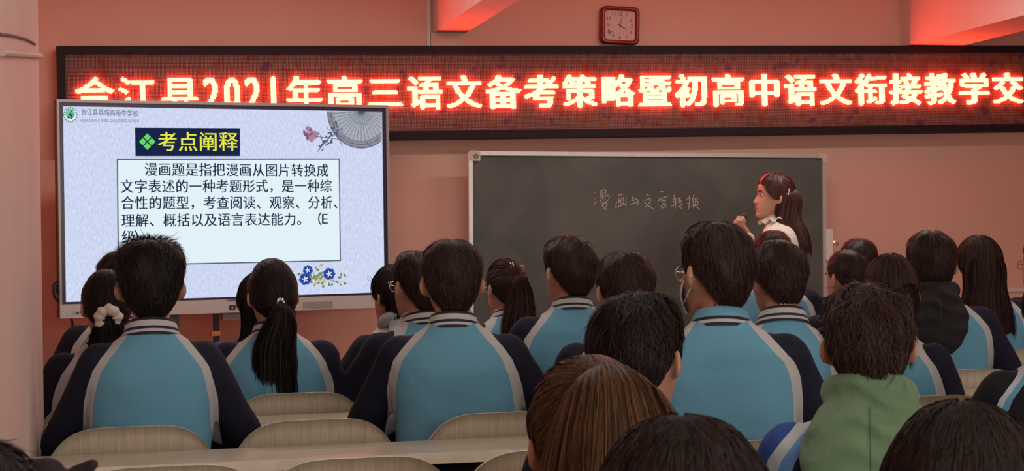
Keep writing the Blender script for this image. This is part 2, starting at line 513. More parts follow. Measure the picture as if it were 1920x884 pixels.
for k in range(1, 13):
    a = math.radians(90 - 30 * k); qx, qz = math.cos(a), math.sin(a)
    q = max(abs(qx), abs(qz)); ex, ez = qx / q ** .55 * .072, qz / q ** .55 * .070
    flat_text(str(k), ex, ez, .030, -.0068, M_ink, cl)


def hand(ang, L, w, name):
    a = math.radians(90 - ang); d = np.array([math.cos(a), math.sin(a)]); n = np.array([-d[1], d[0]])
    P = [-.012 * d + n * w, -.012 * d - n * w, L * d - n * w * .5, L * d + n * w * .5]
    mb = MB(); mb.add([(p[0], -.0095, p[1]) for p in P] + [(p[0], -.0082, p[1]) for p in P], [(0, 1, 2, 3), (4, 7, 6, 5), (0, 4, 5, 1), (1, 5, 6, 2), (2, 6, 7, 3), (3, 7, 4, 0)])
    mb.obj(name, M_ink, cl)
hand(121, .045, .0028, 'hour_hand'); hand(14, .062, .0014, 'minute_hand')
V, Fc = tube([(-.052 + .010 * math.cos(t), -.0072, -.048 + .010 * math.sin(t)) for t in np.linspace(0, 2 * math.pi, 14)], .0012, 5); mesh('emblem', V, Fc, M_ink, cl)

# ------------------------------------------------------------------ interactive display (TV)
hTV = 1.106
dl, dr = F * hTV / 411.5, F * hTV / 378.5
TL, TR, BR, BL = U(107, 186, dl), U(729, 198, dr), U(731, 576, dr), U(111, 598, dl)
xax = (TR + BR) / 2 - (TL + BL) / 2; wTV = np.linalg.norm(xax); xax /= wTV
zax = (TL + TR) / 2 - (BL + BR) / 2; zax -= xax * np.dot(zax, xax); hh = np.linalg.norm(zax); zax /= hh
yax = np.cross(zax, xax); tvc = (TL + TR + BR + BL) / 4
tv = empty('interactive_display'); mw = Matrix.Identity(4)
for i in range(3): mw[i][0], mw[i][1], mw[i][2], mw[i][3] = xax[i], yax[i], zax[i], tvc[i]
tv.matrix_world = mw
tag(tv, 'large classroom display showing a slide of Chinese text in a silver bezel', 'screen')


def tvp(px, py):
    p = on_plane(px, py, tvc, yax) - tvc
    return float(np.dot(p, xax)), float(np.dot(p, zax))


hw, hz = wTV / 2, hh / 2
sxl, szt = tvp(119, 200); sxr, _ = tvp(716, 210); _, szb = tvp(416, 559)
sxl = (tvp(119, 200)[0] + tvp(122, 565)[0]) / 2; szt = (tvp(119, 200)[1] + tvp(716, 209)[1]) / 2; szb = (tvp(122, 566)[1] + tvp(700, 550)[1]) / 2
zbar = szb - .012
MB().box(-hw, hw, .01, .075, -hz, hz).obj('housing', M_black, tv)
b = MB(); b.box(-hw, hw, -.012, .012, szt + .020, hz).box(-hw, sxl - .020, -.012, .012, zbar, szt + .020).box(sxr + .020, hw, -.012, .012, zbar, szt + .020)
b.obj('bezel', M_bezel, tv)
MB().box(-hw, hw, -.016, .012, -hz, zbar).obj('control_bar', M_chinbar, tv)
b = MB(); b.box(sxl - .020, sxr + .020, -.006, .011, szt, szt + .020).box(sxl - .020, sxr + .020, -.006, .011, zbar, szb).box(sxl - .020, sxl, -.006, .011, szb, szt).box(sxr, sxr + .020, -.006, .011, szb, szt)
b.obj('inner_bezel', M_inner, tv)
# the lit slide
ms = bpy.data.materials.new('slide_background'); ms.use_nodes = True; nt = ms.node_tree; nt.nodes.clear()
o_ = nt.nodes.new('ShaderNodeOutputMaterial'); e_ = nt.nodes.new('ShaderNodeEmission'); tc = nt.nodes.new('ShaderNodeTexCoord'); mpn = nt.nodes.new('ShaderNodeMapping')
mpn.inputs['Scale'].default_value = (1, 1, .30); mpn.inputs['Rotation'].default_value = (0, .25, 0); nz = nt.nodes.new('ShaderNodeTexNoise'); nz.inputs['Scale'].default_value = 140; nz.inputs['Detail'].default_value = 3
cr = nt.nodes.new('ShaderNodeValToRGB'); cr.color_ramp.elements[0].position = .3; cr.color_ramp.elements[0].color = (*lin((192, 206, 238)), 1); cr.color_ramp.elements[1].position = .7; cr.color_ramp.elements[1].color = (*lin((226, 232, 255)), 1)
nt.links.new(tc.outputs['Object'], mpn.inputs[0]); nt.links.new(mpn.outputs[0], nz.inputs['Vector']); nt.links.new(nz.outputs['Fac'], cr.inputs[0]); nt.links.new(cr.outputs[0], e_.inputs[0]); nt.links.new(e_.outputs[0], o_.inputs[0])
e_.inputs[1].default_value = SCREEN_GAIN
scr = MB().box(sxl, sxr, .000, .010, szb, szt).obj('screen', ms, tv)


def E(name, rgb, k=1.0): return emat(name, lin(rgb), SCREEN_GAIN * k)


E_box = E('slide_box', (226, 242, 250), 1.05); E_line = E('slide_line', (92, 92, 104)); E_text = E('slide_text', (22, 38, 66)); E_navy = E('slide_navy', (26, 38, 74))
E_yel = E('slide_yellow', (238, 240, 70)); E_grn = E('slide_green', (104, 222, 104)); E_grey = E('slide_grey', (92, 96, 108)); E_fan = E('fan_grey', (172, 176, 188)); E_ring = E('fan_rim', (148, 144, 158))
E_pink = E('flower_pink', (172, 132, 160)); E_pink2 = E('flower_mauve', (128, 92, 124)); E_leafd = E('leaf_slate', (84, 92, 112)); E_blue = E('flower_blue', (52, 84, 172)); E_blue2 = E('flower_deep_blue', (30, 48, 130)); E_olive = E('leaf_olive', (150, 150, 84)); E_green2 = E('leaf_green', (104, 136, 72)); E_tan = E('leaf_tan', (196, 184, 140)); E_whi = E('slide_white', (240, 246, 255)); E_logo = E('logo_green', (110, 206, 160))


def poly_tv(pix, y, m, name):
    P = [tvp(*p) for p in pix]
    return mesh(name, [(a, y, b) for a, b in P], [tuple(range(len(P)))], m, scr)


def line_tv(mbb, p, q, w, y):
    a, b_ = np.array(tvp(*p)), np.array(tvp(*q)); d = b_ - a; L = np.linalg.norm(d)
    if L < 1e-6: return
    d /= L; n = np.array([-d[1], d[0]]) * w / 2; a -= d * w / 2; b_ += d * w / 2
    mbb.add([(v[0], y, v[1]) for v in (a - n, b_ - n, b_ + n, a + n)], [(0, 1, 2, 3)])


poly_tv([(220, 299), (636, 298.5), (638, 489), (222, 498)], -.0006, E_box, 'text_box')
lb = MB(); cs = [(220, 299), (636, 298.5), (638, 489), (222, 498)]
for i in range(4): line_tv(lb, cs[i], cs[(i + 1) % 4], .0065, -.0010)
lb.obj('text_box_border', E_line, scr)
poly_tv([(253, 239.5), (450, 240.5), (450, 293), (254, 293)], -.0006, E_navy, 'title_box')


def text_line(s, p0, p1, hpx, m, name, off=0.0, y=-.0014, bold=0.0):
    """characters centred from pixel p0 to pixel p1 on the screen"""
    n = len(s); a, b_ = np.array(tvp(*p0)), np.array(tvp(*p1))
    up = np.array(tvp(p0[0], p0[1] - hpx / 2)) - np.array(tvp(p0[0], p0[1] + hpx / 2)); size = np.linalg.norm(up) / .92
    pitch = np.linalg.norm(b_ - a) / max(n - 1, 1) if n > 1 else size
    for i, c in enumerate(s):
        V, Fc = glyphs(c, off); ctr = a + (b_ - a) * (i / max(n - 1, 1)); cjk = ord(c) > 255
        wch = 1.0 if cjk else (V[:, 0].max() + V[:, 0].min())
        sxx = min(size, pitch * .98) if cjk else size
        gb = MB()
        for q, sh_ in enumerate((-bold, bold) if bold else (0,)):
            gb.add([(ctr[0] + (v[0] - wch / 2 + sh_) * sxx, y - .0001 * q, ctr[1] + (v[1] - .37) * size) for v in V], Fc)
        gb.obj(name, m, scr)


text_line('漫画题是指把漫画从图片转换成', (283, 318), (605, 320), 25, E_text, 'slide_character', bold=.013)
text_line('文字表述的一种考题形式，是一种综', (238, 350), (611, 349), 25, E_text, 'slide_character', bold=.013)
text_line('合性的题型，考查阅读、观察、分析、', (239, 381), (636, 380), 25, E_text, 'slide_character', bold=.013)
text_line('理解、概括以及语言表达能力。（', (240, 414), (592, 411), 25, E_text, 'slide_character', bold=.013)
text_line('E', (609, 410), (609, 410), 25, E_text, 'slide_character', bold=.013)
text_line('级', (241, 445), (241, 445), 25, E_text, 'slide_character', bold=.013)
text_line('）', (264, 445), (264, 445), 25, E_text, 'slide_character', bold=.013)
text_line('考点阐释', (314, 266), (428, 266), 36, E_yel, 'title_character', bold=.012)
for dx, dy in ((0, -8.5), (0, 8.5), (-8.5, 0), (8.5, 0)):
    cx_, cy_ = 276 + dx, 266 + dy; poly_tv([(cx_, cy_ - 7), (cx_ + 7, cy_), (cx_, cy_ + 7), (cx_ - 7, cy_)], -.0014, E_grn, 'bullet')
text_line('合江县荔城高级中学校', (157, 210), (254, 213), 12.5, E_line, 'name_character')


def latin_line(s, p0, p1, hpx, m, name, parent, y=-.0014, T=tvp, off=0.0):
    V, Fc = glyphs(s, off); a, b_ = np.array(T(*p0)), np.array(T(*p1)); x0, x1 = V[:, 0].min(), V[:, 0].max(); y1 = V[:, 1].max()
    hh_ = np.linalg.norm(np.array(T(p0[0], p0[1] - hpx)) - a)
    return mesh(name, [(a[0] + (b_[0] - a[0]) * (v[0] - x0) / (x1 - x0), y, a[1] + (b_[1] - a[1]) * (v[0] - x0) / (x1 - x0) + v[1] / y1 * hh_) for v in V], Fc, m, parent)


latin_line('HE JIANG XIAN LI CHENG GAO JI ZHONG XUE XIAO', (151, 228.5), (260, 229.5), 5.2, E_grey, 'school_name', scr)


def disc_tv(cx_, cy_, rx, ry, y, m, name, n=28, a0=0, a1=360):
    P = [(cx_ + rx * math.cos(math.radians(a0 + (a1 - a0) * k / n)), cy_ + ry * math.sin(math.radians(a0 + (a1 - a0) * k / n))) for k in range(n + (a1 - a0 < 360))]
    return poly_tv(P, y, m, name)


disc_tv(132, 215.5, 13, 14.2, -.0006, E_grey, 'school_badge'); disc_tv(132, 215.5, 12.2, 13.4, -.0009, E_whi, 'school_badge'); disc_tv(131.5, 214, 9, 9.6, -.0012, E_logo, 'school_badge')
lb = MB()
for k in range(16):
    a = math.radians(k * 22.5); line_tv(lb, (132 + 10.6 * math.cos(a), 215.5 + 11.6 * math.sin(a)), (132 + 11.4 * math.cos(a), 215.5 + 12.4 * math.sin(a)), .004, -.0014)
for p, q in (((134, 208), (131, 214)), ((131, 214), (127, 221)), ((127, 221), (136, 219)), ((131, 214), (136, 219)), ((132, 212), (134, 223)), ((129, 217), (137, 215))): line_tv(lb, p, q, .004, -.0015)
lb.obj('school_badge_mark', E_text, scr)
# folding fan print, cut by the edge of the screen
def clipx(P): return [(min(x, 715.5), max(y, 209)) for x, y in P]
fan = [(677, 209)] + [(677 + 64 * math.cos(math.radians(a)), 209 + 70 * math.sin(math.radians(a))) for a in range(180, 49, -5)] + [(715.5, 258), (715.5, 209)]
poly_tv(clipx(fan), -.0006, E_ring, 'fan_print')
fan = [(677, 209)] + [(677 + 53 * math.cos(math.radians(a)), 209 + 56 * math.sin(math.radians(a))) for a in range(180, 44, -5)] + [(715.5, 248), (715.5, 209)]
poly_tv(clipx(fan), -.0009, E_fan, 'fan_print')
lb = MB()
for k in range(21):
    a = math.radians(4 + k * 8.6); ex, ey = 677 + 55 * math.cos(a), 209 + 58 * math.sin(a)
    if ex > 715: t_ = 38 / (ex - 677); ex, ey = 715, 209 + (ey - 209) * t_
    line_tv(lb, (677, 209), (ex, ey), .0022, -.0012)
for r_ in (22, 54, 60, 66):
    pr = None
    for a in range(180, -1, -6):
        q = (677 + r_ * .95 * math.cos(math.radians(a)), 209 + r_ * 1.04 * math.sin(math.radians(a)))
        if pr and q[0] < 715: line_tv(lb, pr, q, .0018 if r_ < 60 else .003, -.0012)
        pr = q if q[0] < 715 else None
for k in range(60):
    a = math.radians(rng.uniform(52, 178)); r_ = rng.uniform(57, 66); x_, y_ = 677 + r_ * .95 * math.cos(a), 209 + r_ * 1.04 * math.sin(a)
    if x_ < 712: line_tv(lb, (x_, y_), (x_ + rng.uniform(-2.5, 2.5), y_ + rng.uniform(-2.5, 2.5)), .0022, -.0013)
lb.obj('fan_ribs', E_leafd, scr)


def petal(mbb, cx_, cy_, ang, L, w, y):
    a = math.radians(ang); d = np.array([math.cos(a), math.sin(a)]); n = np.array([-d[1], d[0]]); c = np.array([cx_, cy_])
    P = [c, c + d * L * .35 + n * w * .45, c + d * L * .75 + n * w * .5, c + d * L, c + d * L * .75 - n * w * .5, c + d * L * .35 - n * w * .45]
    mbb.add([(*[tvp(*p)[0]], y, tvp(*p)[1]) for p in P], [tuple(range(6))])


pk, pm = MB(), MB()
for k in range(11): petal(pk, 584 + rng.uniform(-3, 3), 252 + rng.uniform(-4, 4), k * 33, rng.uniform(10, 17), 9, -.0010 - k * .00003)
for k in range(8): petal(pm, 572 + rng.uniform(-3, 10), 248 + rng.uniform(-2, 10), k * 45 + 20, rng.uniform(6, 10), 4, -.0015 - k * .00003)
pk.obj('flower_print', E_pink, scr); pm.obj('flower_print', E_pink2, scr)
lf = MB()
for k in range(34):
    t_ = rng.uniform(0, 1); petal(lf, 596 + 40 * t_ + rng.uniform(-5, 5), 250 + 14 * math.sin(t_ * 5) + rng.uniform(-8, 14), rng.uniform(0, 360), rng.uniform(4, 13), rng.uniform(1.5, 4), -.0016 - k * .00002)
for p, q in (((592, 256), (640, 262)), ((612, 262), (598, 282)), ((625, 255), (612, 238)), ((636, 262), (642, 276)), ((604, 270), (595, 285))): line_tv(lf, p, q, .003, -.0017)
lf.obj('leaf_print', E_leafd, scr)
gl, ol, tn, bl, bd, wh = MB(), MB(), MB(), MB(), MB(), MB()
for k in range(70):
    x_, y_ = rng.normal(600, 20), rng.normal(521, 8)
    petal((gl, ol, tn)[k % 3], min(max(x_, 556), 644), y_, rng.uniform(0, 360), rng.uniform(5, 10), rng.uniform(3, 5), -.0008 - k * .00001)
for cx_, cy_, r_ in ((572, 524, 12), (577, 507, 10), (617, 514, 12)):
    for k in range(7): petal(bl, cx_, cy_, k * 51 + cx_, r_, r_ * .85, -.0017 - k * .00002)
    for k in range(5): petal(bd, cx_, cy_, k * 72 + 10, r_ * .75, r_ * .25, -.0020)
    for k in range(5): petal(wh, cx_, cy_, k * 72 + 40, r_ * .5, r_ * .2, -.0022)
for m_, e in ((gl, E_green2), (ol, E_olive), (tn, E_tan), (bl, E_blue), (bd, E_blue2), (wh, E_whi)): m_.obj('flower_print', e, scr)
lb = MB()
for k in range(8):
    a, b2 = math.radians(k * 45), math.radians(k * 45 + 45); line_tv(lb, (693 + 4 * math.cos(a), 523 + 4 * math.sin(a)), (693 + 4 * math.cos(b2), 523 + 4 * math.sin(b2)), .0022, -.001)
lb.obj('pen_icon', E_grey, scr)
# control bar details
latin_line('Hisense', (423, 566), (450, 564.5), 5, M_ink, 'logo', tv, y=-.0168, off=.02)
x_, z_ = tvp(434, 577); MB().box(x_ - .017, x_ + .017, -.018, -.015, z_ - .012, z_ + .012).obj('button', M_black, tv)
MB().box(x_ - .004, x_ + .004, -.019, -.0175, z_ - .004, z_ + .004).obj('button', M_plastic_w, tv)
(xa, za), (xb, zb) = tvp(566, 567), tvp(622, 577); MB().box(xa, xb, -.0175, -.015, zb, za).obj('port_cover', mat('grey_cover', (.27, .26, .25), .6), tv)
(xa, za), (xb, zb) = tvp(134, 584), tvp(161, 590); MB().box(xa, xb, -.0170, -.015, zb, za).obj('sticker', mat('blue_sticker', (.30, .40, .50), .6), tv)
for k in range(3): MB().box(xa + .02 + k * .022, xa + .034 + k * .022, -.0178, -.0170, (za + zb) / 2 - .003, (za + zb) / 2 + .003).obj('port', M_black, tv)
# stand (rear frame) of the display
tb = MB()
floor_z = -tvc[2]
for sx_ in (-.30, .34):
    tb.box(sx_ - .035, sx_ + .035, .075, .125, floor_z + .08, hz - .3)
tb.box(-.50, .54, .05, .15, floor_z + .04, floor_z + .09)
tb.obj('stand', M_steel, tv)
st = tv.matrix_world.inverted()
def tvloc(px, py, dy): p = on_plane(px, py, tvc + yax * dy, yax); return tuple(st @ Vector(p))
a, b = tvloc(400, 590, .05), tvloc(410, 650, .05)
MB().box(a[0], b[0], .03, .06, b[2] - .3, a[2]).obj('post', M_black, tv)
a, b = tvloc(397, 622, .02), tvloc(413, 630, .02); MB().box(a[0], b[0], .02, .065, b[2], a[2]).obj('strap', M_orange, tv)
a, b = tvloc(416, 588, .05), tvloc(470, 599, .05); MB().box(a[0], b[0], .03, .09, b[2], a[2]).obj('bracket', M_bezel, tv)
c_ = [tvloc(x, y, .03) for x, y in ((109, 527), (102, 532), (100, 545), (102, 558), (110, 568))]
MB().tube(c_, .006, 8).obj('cable', M_black, tv)
a = tvloc(103, 543, .03); V, Fc = tube([(a[0], a[1], a[2] - .024), (a[0], a[1], a[2] + .024)], .014, 10); mesh('ferrite', V, Fc, M_black, tv)
c_ = [tvloc(x, y, .03) for x, y in ((134, 598), (136, 610), (138, 625), (140, 660))]; MB().tube(c_, .007, 8).obj('cable', M_black, tv)

# ------------------------------------------------------------------ blackboard
YBD = 9.42
bl0, br0 = at_y(878, 283.5, YBD), at_y(1547.5, 289, YBD)
ax = br0 - bl0; bw = np.linalg.norm(ax); angb = math.atan2(ax[2], ax[0])
bd = empty('blackboard'); bd.matrix_world = Matrix.Translation(Vector(bl0)) @ Matrix.Rotation(-angb, 4, 'Y')
tag(bd, 'dark green blackboard on a stand with aluminium frame and chalk writing', 'blackboard')
BH = 1.22; fw = .024
M_slate = bpy.data.materials.new('slate_green'); M_slate.use_nodes = True; nt = M_slate.node_tree; bs = nt.nodes['Principled BSDF']; bs.inputs['Roughness'].default_value = .62
tc = nt.nodes.new('ShaderNodeTexCoord'); n1 = nt.nodes.new('ShaderNodeTexNoise'); n1.inputs['Scale'].default_value = 2.2; n1.inputs['Detail'].default_value = 6; n1.inputs['Distortion'].default_value = .8
nt.links.new(tc.outputs['Object'], n1.inputs['Vector']); cr = nt.nodes.new('ShaderNodeValToRGB'); cr.color_ramp.elements[0].position = .35; cr.color_ramp.elements[0].color = (.052, .062, .052, 1); cr.color_ramp.elements[1].position = .75; cr.color_ramp.elements[1].color = (.105, .115, .100, 1)
nt.links.new(n1.outputs['Fac'], cr.inputs[0]); nt.links.new(cr.outputs[0], bs.inputs['Base Color'])
MB().box(fw, bw - fw, .0, .02, -BH + fw, -fw).obj('writing_surface', M_slate, bd)
for nm, bb in (('frame_rail', (0, bw, -fw, 0)), ('frame_rail', (0, bw, -BH, -BH + fw)), ('frame_rail', (0, fw, -BH, 0)), ('frame_rail', (bw - fw, bw, -BH, 0))):
    MB().box(bb[0], bb[1], -.012, .028, bb[2], bb[3]).obj(nm, M_alu, bd)
M_cap = mat('corner_plastic', (.52, .44, .40), .5)
for x0, z0 in ((0, 0), (bw, 0), (0, -BH), (bw, -BH)):
    sx_, sz_ = (1 if x0 == 0 else -1), (-1 if z0 == 0 else 1)
    m_ = MB(); P = []
    for k in range(7):
        a = math.radians(90 * k / 6); P.append((x0 + sx_ * (.014 - .017 * math.cos(a)), z0 + sz_ * (.014 - .017 * math.sin(a))))
    P += [(x0 + sx_ * .048, z0 - sz_ * .003), (x0 + sx_ * .048, z0 + sz_ * (fw + .001)), (x0 + sx_ * (fw + .001), z0 + sz_ * (fw + .001)), (x0 + sx_ * (fw + .001), z0 + sz_ * .048), (x0 - sx_ * .003, z0 + sz_ * .048)]
    n = len(P)
    m_.add([(p[0], -.017, p[1]) for p in P] + [(p[0], .01, p[1]) for p in P], [tuple(range(n)), tuple(range(2 * n - 1, n - 1, -1))] + [(k, (k + 1) % n, n + (k + 1) % n, n + k) for k in range(n)])
    m_.obj('corner_cap', M_cap, bd)
bi = bd.matrix_world.inverted()
by_n = np.array(bd.matrix_world.to_3x3() @ Vector((0, 1, 0)))


def bdp(px, py):
    p = bi @ Vector(on_plane(px, py, bl0, by_n)); return p[0], p[2]


x_, z_ = bdp(891, 293.5); mstk = mat('sticker_grey', (.50, .47, .40), .6)
stk = MB().box(x_ - .026, x_ + .026, -.0185, -.0172, z_ - .026, z_ + .026).obj('sticker', mstk, bd)
V, Fc = tube([(x_ + .012 * math.cos(t), -.019, z_ + .012 * math.sin(t)) for t in np.linspace(0, 2 * math.pi, 16)], .0022, 5); mesh('sticker_mark', V, Fc, M_ink, stk)
MB().box(x_ - .008, x_ + .008, -.0196, -.0186, z_ - .002, z_ + .002).obj('sticker_mark', M_ink, stk)
# chalk handwriting, stroke by stroke (zoomed pixel notes -> board plane)
S1 = lambda P: [(1105 + x / 17.34, 350 + y / 17.34) for x, y in P]
S2 = lambda P: [(1205 + x / 16.0, 350 + y / 16.0) for x, y in P]
strokes = [S1(p) for p in (
    [(140, 185), (180, 215)], [(145, 390), (175, 395)], [(150, 580), (200, 530), (225, 460)],
    [(375, 370), (365, 270), (355, 170), (490, 108), (530, 130), (520, 270)], [(400, 220), (465, 215)], [(400, 305), (450, 260)], [(385, 385), (500, 310), (610, 285), (655, 320), (630, 420), (560, 490)],
    [(345, 420), (375, 500)], [(430, 375), (460, 465)], [(515, 370), (510, 440)], [(390, 560), (470, 545), (540, 500)], [(420, 600), (480, 545), (560, 530), (570, 600), (525, 680)], [(400, 610), (470, 680), (570, 765)], [(525, 680), (450, 745)],
    [(930, 290), (1085, 262)], [(960, 390), (950, 540)], [(955, 490), (1020, 440), (1060, 370), (1110, 360), (1120, 540)], [(1040, 400), (1010, 570)], [(1010, 575), (1110, 545)], [(885, 490), (855, 680), (1000, 640), (1090, 600), (1180, 590)], [(1200, 350), (1185, 480), (1190, 700)],
    [(1385, 320), (1400, 400)], [(1410, 400), (1500, 365)], [(1370, 450), (1420, 455), (1545, 405), (1575, 450), (1580, 520), (1560, 620)], [(1335, 580), (1450, 540), (1560, 500)])]
strokes += [S2(p) for p in (
    [(120, 235), (180, 280)], [(45, 425), (140, 385), (245, 355)], [(245, 400), (215, 470), (180, 520)], [(60, 480), (150, 560), (240, 630), (340, 690)], [(150, 565), (60, 630)],
    [(540, 155), (640, 165)], [(515, 325), (500, 380), (465, 450)], [(465, 440), (580, 360), (700, 295), (725, 310), (715, 350)], [(560, 440), (690, 400)], [(690, 410), (625, 480), (610, 530), (690, 510)], [(620, 500), (640, 560), (700, 545), (690, 610), (570, 655), (555, 590), (620, 555)],
    [(940, 260), (945, 350), (910, 460), (940, 470), (1040, 455)], [(985, 350), (990, 460), (970, 690)], [(840, 610), (920, 570), (1020, 510)], [(1050, 375), (1100, 350), (1180, 340)], [(1125, 320), (1100, 390), (1070, 440), (1160, 430)], [(1080, 480), (1150, 460)], [(1090, 520), (1180, 510), (1170, 560), (1080, 610)], [(1060, 600), (1130, 630), (1190, 690)],
    [(1385, 275), (1410, 370), (1400, 500), (1380, 690)], [(1330, 380), (1430, 350)], [(1320, 520), (1420, 495)], [(1545, 240), (1510, 340), (1480, 410)], [(1500, 400), (1515, 520), (1530, 660)], [(1540, 390), (1630, 340), (1650, 400)], [(1560, 440), (1590, 430), (1660, 450), (1650, 540)], [(1590, 430), (1570, 570)], [(1490, 590), (1600, 570), (1680, 560)], [(1580, 590), (1650, 640), (1725, 690)])]
for ia, ib in zip((0, 13, 20, 24, 29, 35, 43), (13, 20, 24, 29, 35, 43, 99)):
  cb = MB()
  for s in strokes[ia:ib]:
    for p, q in zip(s[:-1], s[1:]):
        a, b_ = np.array(bdp(*p)), np.array(bdp(*q)); d = b_ - a; L = np.linalg.norm(d); d /= L; n = np.array([-d[1], d[0]]) * .0016; a = a - d * .001; b_ = b_ + d * .001
        cb.add([(v[0], -.0008, v[1]) for v in (a - n, b_ - n, b_ + n, a + n)], [(0, 1, 2, 3)])
  cb.obj('chalk_character', M_chalk, bd)
# stand, clamp and knob
lgm = MB()
for x0 in (.06, bw - .09):
    lgm.box(x0, x0 + .04, .03, .07, -bl0[2] + .05, -.2).box(x0 - .005, x0 + .045, -.30, .20, -bl0[2] + .0, -bl0[2] + .05)
lgm.obj('stand', M_alu, bd)
(xa, za), (xb, zb) = bdp(1546, 430), bdp(1556, 478)
cp = MB().box(xa - .004, xb + .006, -.03, .05, zb - .03, za).obj('clamp', M_plastic_w, bd)
V, Fc = tube([(xb + .006, .01, (za + zb) / 2 - .004), (xb + .055, .01, (za + zb) / 2 - .004)], [(.013, .013), (.02, .02)], 12); mesh('knob', V, Fc, M_silver, cp, True)

# ------------------------------------------------------------------ desks and chairs
ROW0, DROW = 3.86, .88
rowY = lambda k: ROW0 + DROW * k
ROWN = {-4: 'rear aisle', -3: 'rearmost', -2: 'fifth', -1: 'fourth'}
desk_names = {-3: 'behind the ponytail girl', -2: 'behind the green hood boy', -1: 'under the nearest empty chair backs', 0: 'behind the spiky-haired boy, largest one seen', 1: 'behind the long-ponytail girl', 2: 'in front of the third row', 3: 'nearest to the teacher'}
for k in range(-3, 4):
    y0, y1 = rowY(k) + .51, rowY(k) + .80
    d = empty('long_desk', (0, y0, 0)); tag(d, 'long cream laminate desk ' + desk_names[k], 'desk', 'rows of long desks')
    xe = PX + .006 if 2.9 < y0 < 5.5 else XL + .05
    m_ = MB(); m_.box(xe, 5.6, 0, .29, .715, .74); m_.obj('worktop', M_desk, d)
    m_ = MB(); m_.box(xe, 5.6, -.004, .0, .712, .741); m_.obj('edge_strip', M_woodedge_shine, d)
    MB().box(xe + .02, 5.55, .20, .215, .35, .715).obj('modesty_panel', M_blackfab, d)
    for x in (xe + .06, xe + 1.55, xe + 3.1, 5.4):
        MB().box(x, x + .05, .10, .16, .03, .715).box(x, x + .05, -.02, .27, 0, .03).obj('leg', M_steel, d)


def back_shell():
    nu, nv = 28, 10; V = []
    for side in (0, 1):
        for i in range(nu + 1):
            u = -1 + 2 * i / nu; x = u * .228; zt = .808 - .105 * abs(u) ** 4.5; zb = .50 + .06 * abs(u) ** 3
            for j in range(nv + 1):
                v = j / nv; z = zb + (zt - zb) * v
                y = -.03 * (1 - u * u) + .035 * (1 - v) ** 1.5 + (-.012 if side else 0) - .03 * (v)
                V.append((x, y, z))
    n = (nu + 1) * (nv + 1); Fc, M = [], []
    idx = lambda s, i, j: s * n + i * (nv + 1) + j
    for i in range(nu):
        for j in range(nv):
            Fc.append((idx(0, i, j), idx(0, i + 1, j), idx(0, i + 1, j + 1), idx(0, i, j + 1))); M.append(0)
            Fc.append((idx(1, i, j), idx(1, i, j + 1), idx(1, i + 1, j + 1), idx(1, i + 1, j))); M.append(0)
        for j in (0, nv): Fc.append((idx(0, i, j), idx(1, i, j), idx(1, i + 1, j), idx(0, i + 1, j))); M.append(1)
    for i in (0, nu):
        for j in range(nv): Fc.append((idx(0, i, j), idx(0, i, j + 1), idx(1, i, j + 1), idx(1, i, j))); M.append(1)
    return V, Fc, M


V, Fc, Mi = back_shell()
chair0 = empty('classroom_chair')
mesh('backrest', V, Fc, [M_wood, M_woodedge_shine], chair0, True, Mi)
rings = []
for z in (.425, .437): rings.append(np.array([(x, y + .19, z) for x, y in rrect(.21, .20, .07)]))
V, Fc = loft(rings); mesh('seat', V, Fc, M_wood, chair0)
for sx_ in (-.19, .19):
    MB().tube([(sx_, .36, .0), (sx_, .34, .41)], .012, 8).obj('leg', M_steel, chair0)
    MB().tube([(sx_, .02, .0), (sx_, .04, .42), (sx_ * .9, .0, .60)], .012, 8).obj('leg', M_steel, chair0)
MB().tube([(-.19, .2, .41), (.19, .2, .41)], .011, 8).obj('stretcher', M_steel, chair0)
first = True
chairs = []


def chair(x, k, label):
    global first
    o = chair0
    if not first:
        o = chair0.copy(); COL.objects.link(o)
        for ch in chair0.children:
            c = ch.copy(); COL.objects.link(c); c.parent = o
    first = False
    o.location = (x, rowY(k), 0); tag(o, label, 'chair', 'classroom chairs'); chairs.append((x, k)); return o


cx_at = lambda px, k: at_y(px, 800, rowY(k))[0]
chair(cx_at(246, 1), 1, 'curved plywood chair back behind the spiky-haired boy')
chair(cx_at(588, 1), 1, 'empty plywood chair between the spiky-haired boy and the boy with the wide neck collar')
chair(cx_at(935, 1), 1, 'plywood chair back behind the tall boy in the middle, cut off by brown hair')
chair(cx_at(310, 0), 0, 'nearest plywood chair at the bottom edge beside the black glove')
chair(cx_at(667, 0), 0, 'nearest plywood chair at the bottom edge, middle one of three')
chair(cx_at(1030, 0), 0, 'nearest plywood chair beside the brown ponytail girl')
chair(cx_at(556, 2), 2, 'plywood chair back behind the long-ponytail girl')

# ------------------------------------------------------------------ human templates (origin: base of the neck; x right, y forward, z up)
HC = np.array([0, .034, .122])       # skull centre


